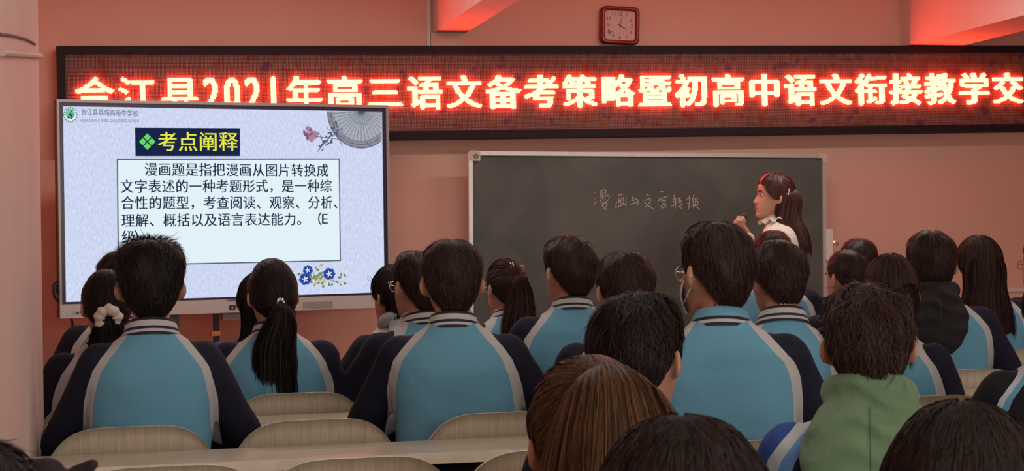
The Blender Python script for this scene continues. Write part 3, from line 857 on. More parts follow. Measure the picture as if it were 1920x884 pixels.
def head_parts(female=False, detail=False):
    n = 72 if detail else 48; m = 64 if detail else 44
    T = np.array([-1, -.97, -.85, -.6, -.3, 0, .3, .55, .75, .9, .97, 1])
    XW = np.array([.004, .020, .036, .053, .066, .072, .0755, .073, .062, .042, .022, .002]) * (.95 if female else 1)
    TF = np.array([-1, -.93, -.85, -.74, -.66, -.6, -.55, -.47, -.35, 0, .15, .4, .6, .8, .95, 1])
    YF = np.array([.066, .083, .087, .081, .086, .083, .087, .084, .083, .082, .088, .088, .077, .053, .022, .004])
    TB = np.array([-1, -.85, -.6, -.4, -.2, 0, .3, .5, .7, .85, .95, 1])
    YBk = np.array([.052, .005, -.03, -.052, -.074, -.088, -.098, -.094, -.078, -.053, -.026, -.004])
    th = np.linspace(0, 2 * np.pi, n, endpoint=False); rings = []
    for i in range(m + 1):
        t = -math.cos(math.pi * i / m); xw = np.interp(t, T, XW); yf = np.interp(t, TF, YF); yb = np.interp(t, TB, YBk)
        c, s = np.cos(th), np.sin(th); e = .86
        x = xw * np.sign(c) * np.abs(c) ** e; ym = (yf + yb) / 2; yh = (yf - yb) / 2; y = ym + yh * np.sign(s) * np.abs(s) ** (.9)
        z = t * .115
        front = np.clip(s, 0, 1) ** 2
        # nose
        if -.45 < t < .12:
            A = np.interp(t, [-.45, -.36, -.3, -.1, .12], [0, .019, .024, .012, .0]); wn = np.interp(t, [-.4, -.3, .1], [.017, .015, .008])
            y = y + A * np.exp(-(x / wn) ** 2) * front
        for sx_ in (-1, 1):      # eye sockets, cheeks
            y = y - .010 * np.exp(-((x - sx_ * .031) / .015) ** 2 - ((t - .02) / .11) ** 2) * front
            y = y + .003 * np.exp(-((x - sx_ * .040) / .02) ** 2 - ((t + .3) / .15) ** 2) * front
        for t0, a_ in ((-.53, .0045), (-.665, .005), (-.60, -.003)):
            y = y + a_ * np.exp(-(x / .019) ** 2 - ((t - t0) / .035) ** 2) * front
        rings.append(np.stack([x, y, np.full(n, z)], 1) + HC)
    P = [loft(rings)]
    for sx_ in (-1, 1):
        R = Matrix.Rotation(sx_ * math.radians(38), 4, 'Z') @ Matrix.Rotation(math.radians(-10), 4, 'X')
        k = .95 if female else 1.0
        P.append(ell(HC + [sx_ * .084 * k, -.006, -.005], (.009, .023, .032), 14, 10, R))
        P.append(ell(HC + [sx_ * .075 * k, .002, -.026], (.008, .012, .014), 12, 8, R))
    return P


def capsule(p, q, ra, rb, n=14):
    p, q = np.array(p, float), np.array(q, float); d = (q - p) / np.linalg.norm(q - p); pts, r = [], []
    for a in (90, 60, 30, 0): pts.append(p - d * ra * math.sin(math.radians(a)) * .98); r.append(max(ra * math.cos(math.radians(a)), ra * .05))
    for a in (0, 30, 60, 90): pts.append(q + d * rb * math.sin(math.radians(a)) * .98); r.append(max(rb * math.cos(math.radians(a)), rb * .05))
    pts[3] = pts[3] + d * 1e-4
    return tube(pts, r, n)


def hand_parts(wr, fdir, pdir, side, curl=.5, k=1.0):
    """palm and five fingers; fdir finger direction, pdir palm normal (down), side +1 right hand"""
    wr, fdir, pdir = (np.array(v, float) for v in (wr, fdir, pdir)); fdir /= np.linalg.norm(fdir); pdir -= fdir * np.dot(fdir, pdir); pdir /= np.linalg.norm(pdir)
    s = np.cross(fdir, pdir) * side; P = []
    kn = wr + fdir * .085 * k
    for off in (-.028, -.010, .010, .028): P.append(capsule(wr + s * off * .6 * k + fdir * .01, kn + s * off * k, .014 * k, .012 * k, 10))
    for off, L in ((-.031, .060), (-.0105, .074), (.0105, .080), (.031, .071)):
        a = kn + s * off * k; d = fdir.copy(); segs = (.45, .32, .25); r = .0092 * k
        for q, f_ in enumerate(segs):
            ang = curl * (.35 + .55 * q); dd = fdir * math.cos(ang) + pdir * math.sin(ang); b_ = a + dd * L * f_ * k
            P.append(capsule(a, b_, r, r * .9, 8)); a = b_; r *= .9
    a = wr + fdir * .025 * k + s * .030 * k
    for dd, L, r in ((s * .8 + fdir * .6 + pdir * .3, .042, .0125), (s * .25 + fdir * .95 + pdir * .35, .032, .0105)):
        dd = dd / np.linalg.norm(dd); b_ = a + dd * L * k; P.append(capsule(a, b_, r * k, r * .88 * k, 8)); a = b_
    return P


TORSO = [  # z, half width, front, back, y centre shift
    (.03, .050, .045, .050, .012), (.0, .066, .055, .062, .005), (-.025, .105, .068, .078, .0), (-.05, .150, .080, .092, -.002), (-.08, .178, .092, .103, -.004),
    (-.13, .188, .105, .112, -.006), (-.22, .182, .112, .112, -.010), (-.34, .168, .108, .104, -.018), (-.46, .164, .112, .100, -.03), (-.56, .180, .120, .112, -.04), (-.62, .170, .110, .112, -.045), (-.64, .12, .07, .08, -.045)]


def torso(g=0.0, wk=1.0, n=40, zmin=-.7, e=.8):
    th = np.linspace(0, 2 * np.pi, n, endpoint=False); rings = []
    for z, xw, f, b_, c in TORSO:
        if z < zmin: continue
        y = np.where(np.sin(th) > 0, f + g, b_ + g) * np.sign(np.sin(th)) * np.abs(np.sin(th)) ** e + c
        rings.append(np.stack([(xw * wk + g) * np.sign(np.cos(th)) * np.abs(np.cos(th)) ** e, y, np.full(n, z + (g if z > 0 else 0))], 1))
    return loft(rings)


SH, EL, WR = (.165, -.005, -.085), (.285, .085, -.315), (.10, .335, -.275)
mir = lambda p, s: (p[0] * s, p[1], p[2])


def body_template(female, arms=((SH, EL, WR), (SH, EL, WR)), standing=False, detail=False):
    P = head_parts(female, detail); k = .9 if female else 1.0
    P.append(tube([(0, -.012, -.04), (0, .0, .0), (0, .015, .06), (0, .03, .11)], [(.070 * k, .07), (.056 * k, .056), (.051 * k, .056), (.05 * k, .055)], 20))
    P.append(torso(-.006, .94 if female else 1.0))
    for s, (sh, el, wr) in zip((-1, 1), arms):
        P.append(capsule(mir(sh, s), mir(el, s), .046, .037)); P.append(capsule(mir(el, s), mir(wr, s), .036, .025))
        if not standing: P += hand_parts(mir(wr, s), (-.55 * s, .8, -.12), (0, 0, -1), -s, .4)
    if standing:
        for s in (-1, 1):
            P.append(capsule((.09 * s, -.04, -.60), (.09 * s, -.03, -1.0), .085, .055)); P.append(capsule((.09 * s, -.03, -1.0), (.09 * s, -.05, -1.36), .052, .034)); P.append(capsule((.09 * s, -.06, -1.36), (.10 * s, .08, -1.38), .034, .028))
    else:
        for s in (-1, 1):
            P.append(capsule((.09 * s, -.03, -.56), (.12 * s, .36, -.56), .080, .055)); P.append(capsule((.12 * s, .37, -.57), (.12 * s, .34, -.98), .052, .034)); P.append(capsule((.12 * s, .32, -1.02), (.13 * s, .46, -1.035), .034, .026))
    return P


def add_seam(me, kind='raglan'):
    V = mverts(me); x, y, z = np.abs(V[:, 0]), V[:, 1], V[:, 2]
    ZT = np.array([-1.2, -.45, -.26, -.19, -.14, -.10, -.065, -.035, -.01, .02, .1]); XT = np.array([.215, .205, .176, .173, .163, .148, .122, .095, .074, .055, .04])
    d = x - np.interp(z, ZT, XT)
    d = np.where(z < -.1, np.maximum(d, y - .13), d)
    d = np.where((y > .17), .1, d)
    a = me.attributes.new('seam', 'FLOAT', 'POINT'); a.data.foreach_set('value', np.clip(d, -.1, .1).astype(np.float32))


def wrinkle(V, seed, amp=.0065):
    r = np.random.default_rng(seed); out = np.zeros(len(V))
    for f_, a_ in ((9, 1.0), (17, .7), (31, .45), (55, .25)):
        for _ in range(3):
            k = r.normal(size=3); k /= np.linalg.norm(k); k *= f_; out += a_ * np.sin(V @ k + r.uniform(0, 6.28) + 1.2 * np.sin(V @ r.normal(size=3) * 12))
    return out * amp / 2.5




def jacket_template(arms, wk=1.0, hem=-.62):
    P = [torso(.010, wk, e=.84)]
    for s, (sh, el, wr) in zip((-1, 1), arms):
        sh2 = (sh[0] - .008, sh[1] - .006, sh[2] - .004)
        P.append(capsule(mir(sh2, s), mir(el, s), .066, .056)); P.append(capsule(mir(el, s), mir(wr, s), .056, .040))
    return P


A_std = ((SH, EL, WR), (SH, EL, WR))
EL2, WR2 = (.245, .06, -.35), (.12, .335, -.275)
A_nar = ((SH, EL2, WR2), (SH, EL2, WR2))
TB = {(f_, j_): remesh(body_template(f_, a_), .0065, 3, .28) for f_ in (False, True) for j_, a_ in ((0, A_std), (1, A_nar))}
TJ = [remesh(jacket_template(A_std), .0105, 6), remesh(jacket_template(A_nar, .93), .0105, 6)]
for t in TJ: add_seam(t)
TT = remesh([capsule((.09 * s, -.03, -.56), (.12 * s, .36, -.56), .092, .068) for s in (-1, 1)] + [capsule((.12 * s, .37, -.57), (.12 * s, .34, -.96), .068, .056) for s in (-1, 1)] + [ell((0, -.045, -.56), (.17, .12, .085))], .016, 4)


# ------------------------------------------------------------------ hair
def sdir(a, p): return np.stack([np.sin(p) * np.sin(a), np.sin(p) * np.cos(a), np.cos(p)], -1)


HCC = HC + np.array([0, -.006, 0])
PM_A = np.radians([0, 40, 62, 80, 100, 125, 150, 180]); PM_B = np.radians([50, 56, 72, 90, 83, 114, 136, 138]); PM_G = np.radians([52, 60, 84, 100, 100, 122, 132, 134])


class Scalp:
    def __init__(s, A, B, C, n=2.2, girl=False, seed=0, nape=.004, rough=.0035, fade=.55, lim=None):
        s.A, s.B, s.C, s.n, s.girl, s.nape, s.fade = A, B, C, n, girl, nape, fade; s.r = np.random.default_rng(seed); s.ph = s.r.uniform(0, 6.28, 8); s.rough = rough; s.lim = lim
    def pmax(s, a):
        a = np.abs((a + np.pi) % (2 * np.pi) - np.pi); return np.interp(a, PM_A, PM_G if s.girl else PM_B)
    def rad(s, a, p):
        d = sdir(a, p); base = 1 / np.sqrt((d[..., 0] / .0775) ** 2 + (d[..., 1] / .097) ** 2 + (d[..., 2] / .117) ** 2)
        out = 1 / ((np.abs(d[..., 0]) / s.A) ** s.n + (np.abs(d[..., 1]) / s.B) ** s.n + (np.abs(d[..., 2]) / (s.C if True else s.C)) ** s.n) ** (1 / s.n)
        nz_ = np.sin(a * 5 + s.ph[0] + 2 * np.sin(p * 4)) + .7 * np.sin(a * 11 + s.ph[1] + 3 * p) + .5 * np.sin(a * 23 + s.ph[2]) + .6 * np.sin(p * 9 + s.ph[3] + a * 2)
        out = out + s.rough * nz_ * np.clip(np.sin(p) + .3, 0, 1)
        k = sm(p / s.pmax(a), s.fade, 1.0)
        return out * (1 - k) + (base + s.nape) * k
    def pt(s, a, p, dr=0.0): return HCC + sdir(a, p) * (s.rad(a, p) + dr)[..., None]
    def cap(s, nt_=48, np_=22):
        a = np.linspace(0, 2 * np.pi, nt_, endpoint=False); rings = []
        for i in range(np_ + 1):
            p = s.pmax(a) * max(i, .15) / np_; rings.append(s.pt(a, p))
        d = sdir(a, s.pmax(a) * 1.02); rings.append(HCC + d * ((s.rad(a, s.pmax(a)) - .012)[:, None]))
        V, Fc = loft(rings, False); Fc.append(tuple(range(nt_ - 1, -1, -1))); return V, Fc


def ribbons(paths, width, rg, flat=True, center=None):
    """paths (N, K, 3) -> ribbon quads lying roughly on the surface"""
    N, K, _ = paths.shape; T = np.gradient(paths, axis=1); T /= np.linalg.norm(T, axis=2)[..., None] + 1e-9
    c = HCC if center is None else center
    nrm = paths - c; nrm = nrm + rg.normal(size=(N, 1, 3)) * .04; S = np.cross(T, nrm); S /= np.linalg.norm(S, axis=2)[..., None] + 1e-9
    w = (width * np.interp(np.linspace(0, 1, K), [0, .15, .7, 1], [.6, 1, .8, .08]))[None, :, None]
    L, Rr = paths - S * w, paths + S * w; V = np.stack([L, Rr], 2).reshape(-1, 3)
    b = (np.arange(N) * K * 2)[:, None]; k = np.arange(K - 1)[None, :] * 2
    Fc = np.stack([b + k, b + k + 1, b + k + 3, b + k + 2], -1).reshape(-1, 4)
    return V, Fc


def merge(parts):
    Vs, Fs, b = [], [], 0
    for V, Fc in parts:
        Vs.append(np.asarray(V)); 
        Fs += [tuple(int(i) + b for i in f) for f in (Fc.tolist() if isinstance(Fc, np.ndarray) else Fc)]; b += len(V)
    return np.vstack(Vs), Fs


def short_strands(s, N, L=.035, lift=.006, width=.0008, spike=0.0, K=5):
    rg = s.r; a = rg.uniform(-np.pi, np.pi, N); p = s.pmax(a) * np.sqrt(rg.uniform(.0, .96, N)); t = np.linspace(0, 1, K)
    Ls = L * rg.uniform(.6, 1.2, N); dev = rg.normal(0, .35, N)
    top = np.clip(1 - p / np.radians(60), 0, 1) * spike; fly = rg.uniform(.2, 1, N) * (1 + 2.2 * (rg.uniform(0, 1, N) > .95))
    P = []
    for q in t:
        pp = p + Ls * q / .11 * np.cos(dev) * (1 - .6 * np.clip(top * 3, 0, 1)); aa = a + Ls * q / .11 * np.sin(dev) / np.maximum(np.sin(p), .35)
        pe = np.minimum(pp, s.pmax(aa) * 1.03)
        P.append(HCC + sdir(aa, pe) * (s.rad(aa, np.minimum(pe, s.pmax(aa))) + .0015 + lift * q ** 1.6 * fly * (1 - sm(pe / s.pmax(aa), .8, 1.0) * .7) + Ls * q * top)[:, None])
    return ribbons(np.stack(P, 1), width, rg)


def tie_strands(s, N, ta, tp, width=.0009, lift=.003, K=9, front=True):
    """strands combed back to a hair tie at direction (ta, tp)"""
    rg = s.r; a = rg.uniform(-np.pi, np.pi, N); p = s.pmax(a) * rg.uniform(.12, 1.0, N) ** .6
    d0 = sdir(a, p); d1 = sdir(np.full(N, ta), np.full(N, tp)); om = np.arccos(np.clip((d0 * d1).sum(1), -1, 1)) + 1e-3; P = []
    off = rg.uniform(0, 1, N) * lift + .001
    for q in np.linspace(0, 1, K):
        d = (np.sin((1 - q) * om) / np.sin(om))[:, None] * d0 + (np.sin(q * om) / np.sin(om))[:, None] * d1; d /= np.linalg.norm(d, axis=1)[:, None]
        aa, pp = np.arctan2(d[:, 0], d[:, 1]), np.arccos(np.clip(d[:, 2], -1, 1)); P.append(HCC + d * (s.rad(aa, np.minimum(pp, s.pmax(aa))) + off)[:, None])
    return ribbons(np.stack(P, 1), width, rg)


def tail(path, radii, N, rg, width=.0010, spread=1.0, back=(0, 1, 0)):
    path = np.array(path, float); V, Fc = tube(path, radii, 18, True); parts = [(V, Fc)]
    K = len(path); R = np.array([(x, x) if np.isscalar(x) else x for x in radii]); n = 18
    rings = V[:K * n].reshape(K, n, 3); th = rg.uniform(0, n, N); i0 = np.floor(th).astype(int) % n; i1 = (i0 + 1) % n; f_ = (th % 1)[:, None]
    wob = rg.normal(0, .10 * spread, (N, 1)); P = []
    for k in range(K):
        sfc = rings[k][i0] * (1 - f_) + rings[k][i1] * f_; P.append(path[k] + (sfc - path[k]) * (1.0 + .04 + np.abs(wob) * (.3 + k / K)) + rg.normal(0, .0007, (N, 3)))
    P = np.stack(P, 1); P[:, -1] += (P[:, -1] - P[:, -2]) * rg.uniform(0, .8, (N, 1))
    parts.append(ribbons(P, width, rg, center=path.mean(0)[None, None, :] + np.array([0, .0, 0]))); return parts


def curtain(bot, rg, N, wt=.094, wb=.105, width=.0010, back=-.105, part=True, hem=.02, dep=0.0):
    """long hair hanging behind the ears over the shoulders and back (bot = lower end, z below neck base)"""
    zs = np.linspace(HC[2] + .055, bot, 12); t = np.linspace(0, 1, 12)
    nk = np.exp(-((zs - .02) / .07) ** 2); rx = wt + (wb - wt) * t - .012 * nk
    yb_ = np.interp(zs, [bot, -.12, -.05, .03, .12, .2], [back - .035, back - .035, back - .020, back + .012, back + .012, back + .03])
    yf_ = np.interp(zs, [bot, -.1, 0, .06, .12, .2], [back + .015, back + .03, -.005, .012, .018, .0])
    yf_ = yf_ + dep * .6; yb_ = yb_ - dep * .5
    th = np.linspace(0, 2 * np.pi, 30, endpoint=False); rings = []
    for k in range(12):
        wv = 1 + .04 * np.sin(5 * th + 1 + k * .12) + .03 * np.sin(11 * th + k * .2)
        e = .75; wv = wv * (.55, .88, .98)[k] if k < 3 else wv
        rings.append(np.stack([rx[k] * np.sign(np.cos(th)) * np.abs(np.cos(th)) ** e * wv, (yf_[k] + yb_[k]) / 2 + (yf_[k] - yb_[k]) / 2 * np.sign(np.sin(th)) * np.abs(np.sin(th)) ** e * wv, np.full(30, zs[k]) + (hem * np.sin(7 * th) * (k == 11))], 1))
    V, Fc = loft(rings); parts = [(V, Fc)]
    rr_ = np.stack(rings, 0); i0 = rg.integers(0, 30, N); f_ = rg.uniform(0, 1, (N, 1)); wob = rg.uniform(0, .06, (N, 1)); P = []
    for k in range(12):
        c = rr_[k].mean(0); sfc = rr_[k][i0] * (1 - f_) + rr_[k][(i0 + 1) % 30] * f_; P.append(c + (sfc - c) * (1.02 + wob * (.3 + k / 12)))
    P = np.stack(P, 1); P[:, -1, 2] -= rg.uniform(0, .03, N); parts.append(ribbons(P, width, rg, center=np.array([0, -.05, 0])[None, None, :])); return parts


def make_hair(style, q, seed, o={}):
    """q = strand count; returns list of (V, F)"""
    rg = np.random.default_rng(seed + 100)
    if style == 'short':
        s = Scalp(o.get('A', .088), o.get('B', .108), o.get('C', .132), o.get('n', 2.3), False, seed, fade=o.get('fade', .48), rough=o.get('rough', .0025))
        return [s.cap(), short_strands(s, q, o.get('L', .035), o.get('lift', .006), spike=o.get('spike', 0), width=o.get('w', .0008))]
    if style == 'pony':
        s = Scalp(o.get('A', .083), .104, o.get('C', .128), 2.1, True, seed, rough=.0012, nape=.003)
        ta, tp = math.pi + o.get('ta', 0), math.radians(o.get('tp', 95)); P = [s.cap(), tie_strands(s, q, ta, tp, o.get('w', .0009))]
        t0 = HCC + sdir(np.array(ta), np.array(tp)) * .108
        if 'path' in o: path = [t0 + np.array(v) for v in o['path']]
        else:
            path = [t0, t0 + [0, -.025, -.004], t0 + [0, -.040, -.035], t0 + [0, -.035, -.09], [t0[0], -.150, -.10], [t0[0], -.152, -.17], [t0[0], -.148, o.get('end', -.24)]]
        r = o.get('r', [(.016, .014), (.026, .020), (.034, .024), (.040, .024), (.042, .022), (.040, .018), (.020, .010)])
        k = np.linspace(0, len(path) - 1, 16); path = np.array([[np.interp(x, range(len(path)), [p[i] for p in path]) for i in range(3)] for x in k]); r = [(np.interp(x, range(len(r)), [p[0] for p in r]), np.interp(x, range(len(r)), [p[1] for p in r])) for x in k]
        return P + tail(path, r, int(q * .8), rg, o.get('w', .0009))
    if style == 'long':
        s = Scalp(o.get('A', .087), .108, o.get('C', .130), 2.15, True, seed, rough=.0012, fade=.85, nape=.012)
        pa, pp = o.get('ta', 0.0), math.radians(12)
        rgs = s.r; N = q; a = rgs.uniform(-np.pi, np.pi, N); a = np.where(np.abs(a) < .5, a + np.sign(a) * .6, a); p1 = s.pmax(a); K = 8; P = []; off = rgs.uniform(.0005, .004, N)
        p0 = rgs.uniform(.03, .5, N)
        for q_ in np.linspace(0, 1, K): P.append(s.pt(a + .12 * np.sin(q_ * 2), p1 * (p0 + (1 - p0) * q_), off))
        return [s.cap(), ribbons(np.stack(P, 1), o.get('w', .0009), rgs)] + curtain(o.get('bot', -.22), rg, int(q * .7), o.get('wt', .092), o.get('wb', .105), o.get('w', .0010), back=o.get('back', -.100), dep=o.get('dep', 0))
    raise ValueError


# ------------------------------------------------------------------ people
class Pose:
    def __init__(s, px, top, Y, by=0, hy=0, hp=0, hr=0, scale=1.0, headtop=.254, standing=False, hdx=0):
        """px, top: where the head stands in the photograph; Y: how far into the room the neck is"""
        s.scale = scale; s.hy, s.hp, s.hr = math.radians(hy - by), math.radians(hp), math.radians(hr)
        r = ray(px, top); az = math.atan2(r[0], r[1]); s.rz = -az + math.radians(by)
        Hp = EYE + r * ((Y + .035) / r[1]); fw_ = np.array([-math.sin(s.rz), math.cos(s.rz)])
        s.N = np.array([Hp[0] - fw_[0] * .034 * scale, Hp[1] - fw_[1] * .034 * scale, Hp[2] - headtop * scale]); s.standing = standing
        s.seat = .44
    def w(s, V, rigid=False, hang=False):
        z, y = V[:, 2], V[:, 1]
        if rigid: return np.ones(len(V))
        if hang: return sm(z, -.06, .09)
        return sm(z + .7 * np.clip(y - .045, 0, .1), .0, .055)
    def __call__(s, V, rigid=False, hang=False, body=False):
        V = np.array(V, float).reshape(-1, 3).copy()
        if not body:
            w = s.w(V, rigid, hang); pv = np.array([0, .01, .035]); P = V - pv
            a = s.hr * w; P = np.stack([P[:, 0] * np.cos(a) + P[:, 2] * np.sin(a), P[:, 1], -P[:, 0] * np.sin(a) + P[:, 2] * np.cos(a)], 1)
            a = s.hp * w; P = np.stack([P[:, 0], P[:, 1] * np.cos(a) - P[:, 2] * np.sin(a), P[:, 1] * np.sin(a) + P[:, 2] * np.cos(a)], 1)
            a = s.hy * w; P = np.stack([P[:, 0] * np.cos(a) - P[:, 1] * np.sin(a), P[:, 0] * np.sin(a) + P[:, 1] * np.cos(a), P[:, 2]], 1)
            V = P + pv
        V = V * s.scale; z = V[:, 2]; nz = s.N[2]
        if s.standing:
            k = (nz - .04) / (1.36 * s.scale); z2 = z * np.where(z < -.12, 1, 1); z2 = np.where(z < -.12, -.12 + (z + .12) * (nz - .12 - .012) / (1.41 * s.scale - .12), z)
        else:
            hs = -.62 * s.scale; k = (s.seat - nz + .12) / (hs + .12)
            z2 = np.where(z < -.12, -.12 + (z + .12) * k, z); z2 = np.where(z < hs, (s.seat - nz) + (z - hs) * s.seat / (.445 * s.scale), z2)
        V[:, 2] = z2 + nz
        c, q = math.cos(s.rz), math.sin(s.rz)
        return np.stack([V[:, 0] * c - V[:, 1] * q, V[:, 0] * q + V[:, 1] * c, V[:, 2]], 1)
    @property
    def root(s): return (s.N[0], s.N[1], 0)


def obj_of(me, name, m, parent):
    o = bpy.data.objects.new(name, me); COL.objects.link(o)
    me.materials.clear()
    for x in (m if isinstance(m, (list, tuple)) else [m]): me.materials.append(x)
    if parent: o.parent = parent
    return o


def collar(ps, parent, kind='std', k=1.0):
    """stand collar with stripes"""
    bands = {'std': [M_navy, M_stripe_w, M_navy, M_stripe_w, M_stripe_w, M_navy], 'blue': [M_navy, M_stripe_w, M_navy, M_blue_c, M_blue_c, M_blue_c], 'navy': [M_navy, M_stripe_w, M_navy, M_navy, M_blue_c, M_navy]}[kind]
    n = 40; th = np.linspace(0, 2 * np.pi, n, endpoint=False); rings = []; M = []
    for j in range(7):
        v = j / 6; rx = (.084 - .016 * v) * k; ry = (.078 - .014 * v) * k; z = -.018 + .047 * v
        rings.append(np.stack([rx * np.cos(th), ry * np.sin(th) + .004 + .004 * v, z - .020 * (np.sin(th) + .2) * 1.0], 1))
        if j < 6: M += [j] * n
    rings.append(rings[-1] * [.93, .93, 1] + [0, .0005, -.002]); M += [5] * n
    rings.append(rings[-1] * [.97, .97, 1] - [0, 0, .05]); M += [5] * n
    V, Fc = loft(rings, False); mesh('collar', ps(V, body=True), Fc, bands, parent, True, M)


def hood(ps, parent, m, w=.125, drop=.20, seed=3, back=-.095, up=.03):
    """hood hanging behind the neck"""
    k = w / .125; q = drop / .20; n = 36; th = np.linspace(0, 2 * np.pi, n, endpoint=False); rings = []
    for z, hw_, y0, dy in ((.034, .055, -.062, .018), (.020, .078, -.066, .030), (.0, .098, -.076, .042), (-.035, .120, -.090, .052), (-.075, .134, -.100, .058), (-.12, .126, -.104, .058), (-.165, .096, -.106, .050), (-.20, .055, -.108, .036), (-.215, .02, -.11, .015)):
        rings.append(np.stack([hw_ * k * np.cos(th), y0 + (back + .095) + dy * np.sin(th) * 1.0, (z * q if z < 0 else z) + up * .4 - .010 * np.cos(2 * th) * (z > -.05)], 1))
    P = [loft(rings)]
    th = np.linspace(0, 2 * np.pi, 25); ringp = [(.080 * math.cos(a), .070 * math.sin(a) - .002, .008 - .026 * math.sin(a) + up * .5) for a in th]
    V, Fc = tube(ringp, [(.020, .030)] * 25, 10, False); P.append((V, Fc))
    me = remesh(P, .009, 5); V = mverts(me)
    V[:, 1] += wrinkle(V * [.6, .4, 1.1], seed, .020); V[:, 2] += wrinkle(V, seed + 1, .006); V[:, 1] += .0095 * np.sin(2 * np.pi * (V[:, 2] + 2.2 * V[:, 0] ** 2 + .22 * V[:, 0] + .012 * np.sin(V[:, 0] * 40)) / .062) * np.exp(np.clip(V[:, 2], -.3, 0) / .11) * (V[:, 1] < -.05); V[:, 1] += .006 * np.exp(-(V[:, 0] / .004) ** 2) * (V[:, 1] < back)
    o = obj_of(with_verts(me, ps(V, body=True), 'hood'), 'hood', m, parent)
    pts_ = []
    for z in np.linspace(up * .3, -.20 * drop / .2, 16):
        q_ = V[(np.abs(V[:, 0]) < .010) & (np.abs(V[:, 2] - z) < .010)]
        if len(q_): pts_.append((0, q_[:, 1].min() - .0004, z))
    Vt, Ft = tube(pts_, .0008, 5); mesh('seam', ps(Vt, body=True), Ft, M_seam, parent, True)
    return o


def glasses(ps, parent, m=None):
    m = m or M_gold; g = MB()
    for sx_ in (-1, 1):
        c = HC + [sx_ * .033, .092, .003]
        g.tube([c + [.024 * math.cos(t), -.006 * abs(math.cos(t)), .019 * math.sin(t)] for t in np.linspace(0, 2 * math.pi, 20)], .0014, 6)
        g.tube([HC + [sx_ * .057, .086, .008], HC + [sx_ * .073, .06, .008], HC + [sx_ * .079, .0, .006], HC + [sx_ * .078, -.018, -.012]], .0014, 6)
    g.tube([HC + [-.010, .094, .008], HC + [0, .098, .010], HC + [.010, .094, .008]], .0014, 6)
    mesh('glasses', ps(np.array(g.V), rigid=True), g.F, m, parent, True)


def facemask(ps, parent):
    nu, nv = 15, 9; V = []
    for side in (0, 1):
        for i in range(nu):
            u = -1 + 2 * i / (nu - 1)
            for j in range(nv):
                v = j / (nv - 1); x = u * .066 * (1 - .25 * abs(.5 - v)); y = .113 - .060 * u * u - .012 * (abs(v - .55) * 2) ** 2 - .003 * side; z = -.100 + .095 * v
                V.append(HC + [x, y, z])
    n = nu * nv; Fc = []
    for i in range(nu - 1):
        for j in range(nv - 1):
            q = (i * nv + j, (i + 1) * nv + j, (i + 1) * nv + j + 1, i * nv + j + 1); Fc.append(q); Fc.append(tuple(n + x for x in reversed(q)))
    mb_ = MB(); mb_.add(V, Fc)
    for sx_ in (-1, 1):
        mb_.tube([HC + [sx_ * .064, .055, -.015], HC + [sx_ * .076, .02, .0], HC + [sx_ * .087, -.012, .018], HC + [sx_ * .092, -.022, .0], HC + [sx_ * .086, -.012, -.028], HC + [sx_ * .074, .015, -.045], HC + [sx_ * .06, .055, -.08]], .0020, 6)
    mesh('face_mask', ps(np.array(mb_.V), rigid=True), mb_.F, M_mask, parent, True)


def eyes(ps, parent):
    for sx_ in (-1, 1):
        V, Fc = ell(HC + [sx_ * .031, .0675, .002], (.012, .0115, .0068), 12, 8); e = mesh('eye', ps(V, rigid=True), Fc, M_eye, parent, True)
        V, Fc = ell(HC + [sx_ * .031, .0762, .002], (.0055, .0035, .0055), 10, 6); mesh('iris', ps(V, rigid=True), Fc, M_iris, e, True)
        V, Fc = tube([HC + [sx_ * (.018 + .027 * t), .0875 - .010 * t * t, .020 + .005 * math.sin(t * 3)] for t in np.linspace(0, 1, 7)], [(.0016, .0035)] * 7, 6); mesh('eyebrow', ps(V, rigid=True), Fc, M_iris, parent, True)


def clip(ps, parent, a, p, m, n=5, r=.106, size=.010, rigid=True):
    c = HCC + sdir(np.array(a), np.array(p)) * r; g = MB()
    for k in range(n):
        V, Fc = ell(c + np.array([math.cos(k * 2.4) * size * .9, -.003, math.sin(k * 2.4) * size * 1.1]), (size * .45, size * .3, size * .55), 8, 6); g.add(V, Fc)
    mesh('hair_clip', ps(np.array(g.V), rigid=rigid), g.F, m, parent, True)


def scrunchie(ps, parent, c, R=.030, r=.017, tilt=0.5):
    n, k = 40, 12; V = []
    for i in range(n):
        a = 2 * math.pi * i / n; rr = r * (1 + .18 * math.sin(a * 9) + .1 * math.sin(a * 5 + 1))
        for j in range(k):
            b_ = 2 * math.pi * j / k; q = R + rr * math.cos(b_); V.append((q * math.cos(a), rr * math.sin(b_) * 1.1, q * math.sin(a)))
    V = np.array(V) @ np.array(Matrix.Rotation(tilt, 3, 'X')).T + c
    Fc = [(i * k + j, ((i + 1) % n) * k + j, ((i + 1) % n) * k + (j + 1) % k, i * k + (j + 1) % k) for i in range(n) for j in range(k)]
    mesh('scrunchie', ps(V, hang=True), Fc, M_cream, parent, True)


NICK = {2: 'middle boy with square hair', 3: 'round-haired boy behind the near one', 4: 'boy next to the masked one', 5: 'long-haired student behind the green hood', 6: 'tall boy in gold glasses', 7: 'student cut by the picture edge', 8: 'scrunchie girl', 9: 'long-ponytail girl', 10: 'half hidden boy with glasses', 11: 'long-necked boy before the blackboard', 12: 'short-cropped student with pale cheek', 13: 'student with the black hood', 14: 'girl with the grey hood', 15: 'girl with two hair clips', 16: 'student below the teacher', 17: 'student behind the cropped head', 18: 'loose-haired girl by the ledge', 19: 'student behind the scrunchie girl', 20: 'girl in royal blue', 21: 'student in dark glasses', 22: 'near boy with bare ear', 23: 'green hood boy', 24: 'brown ponytail girl'}


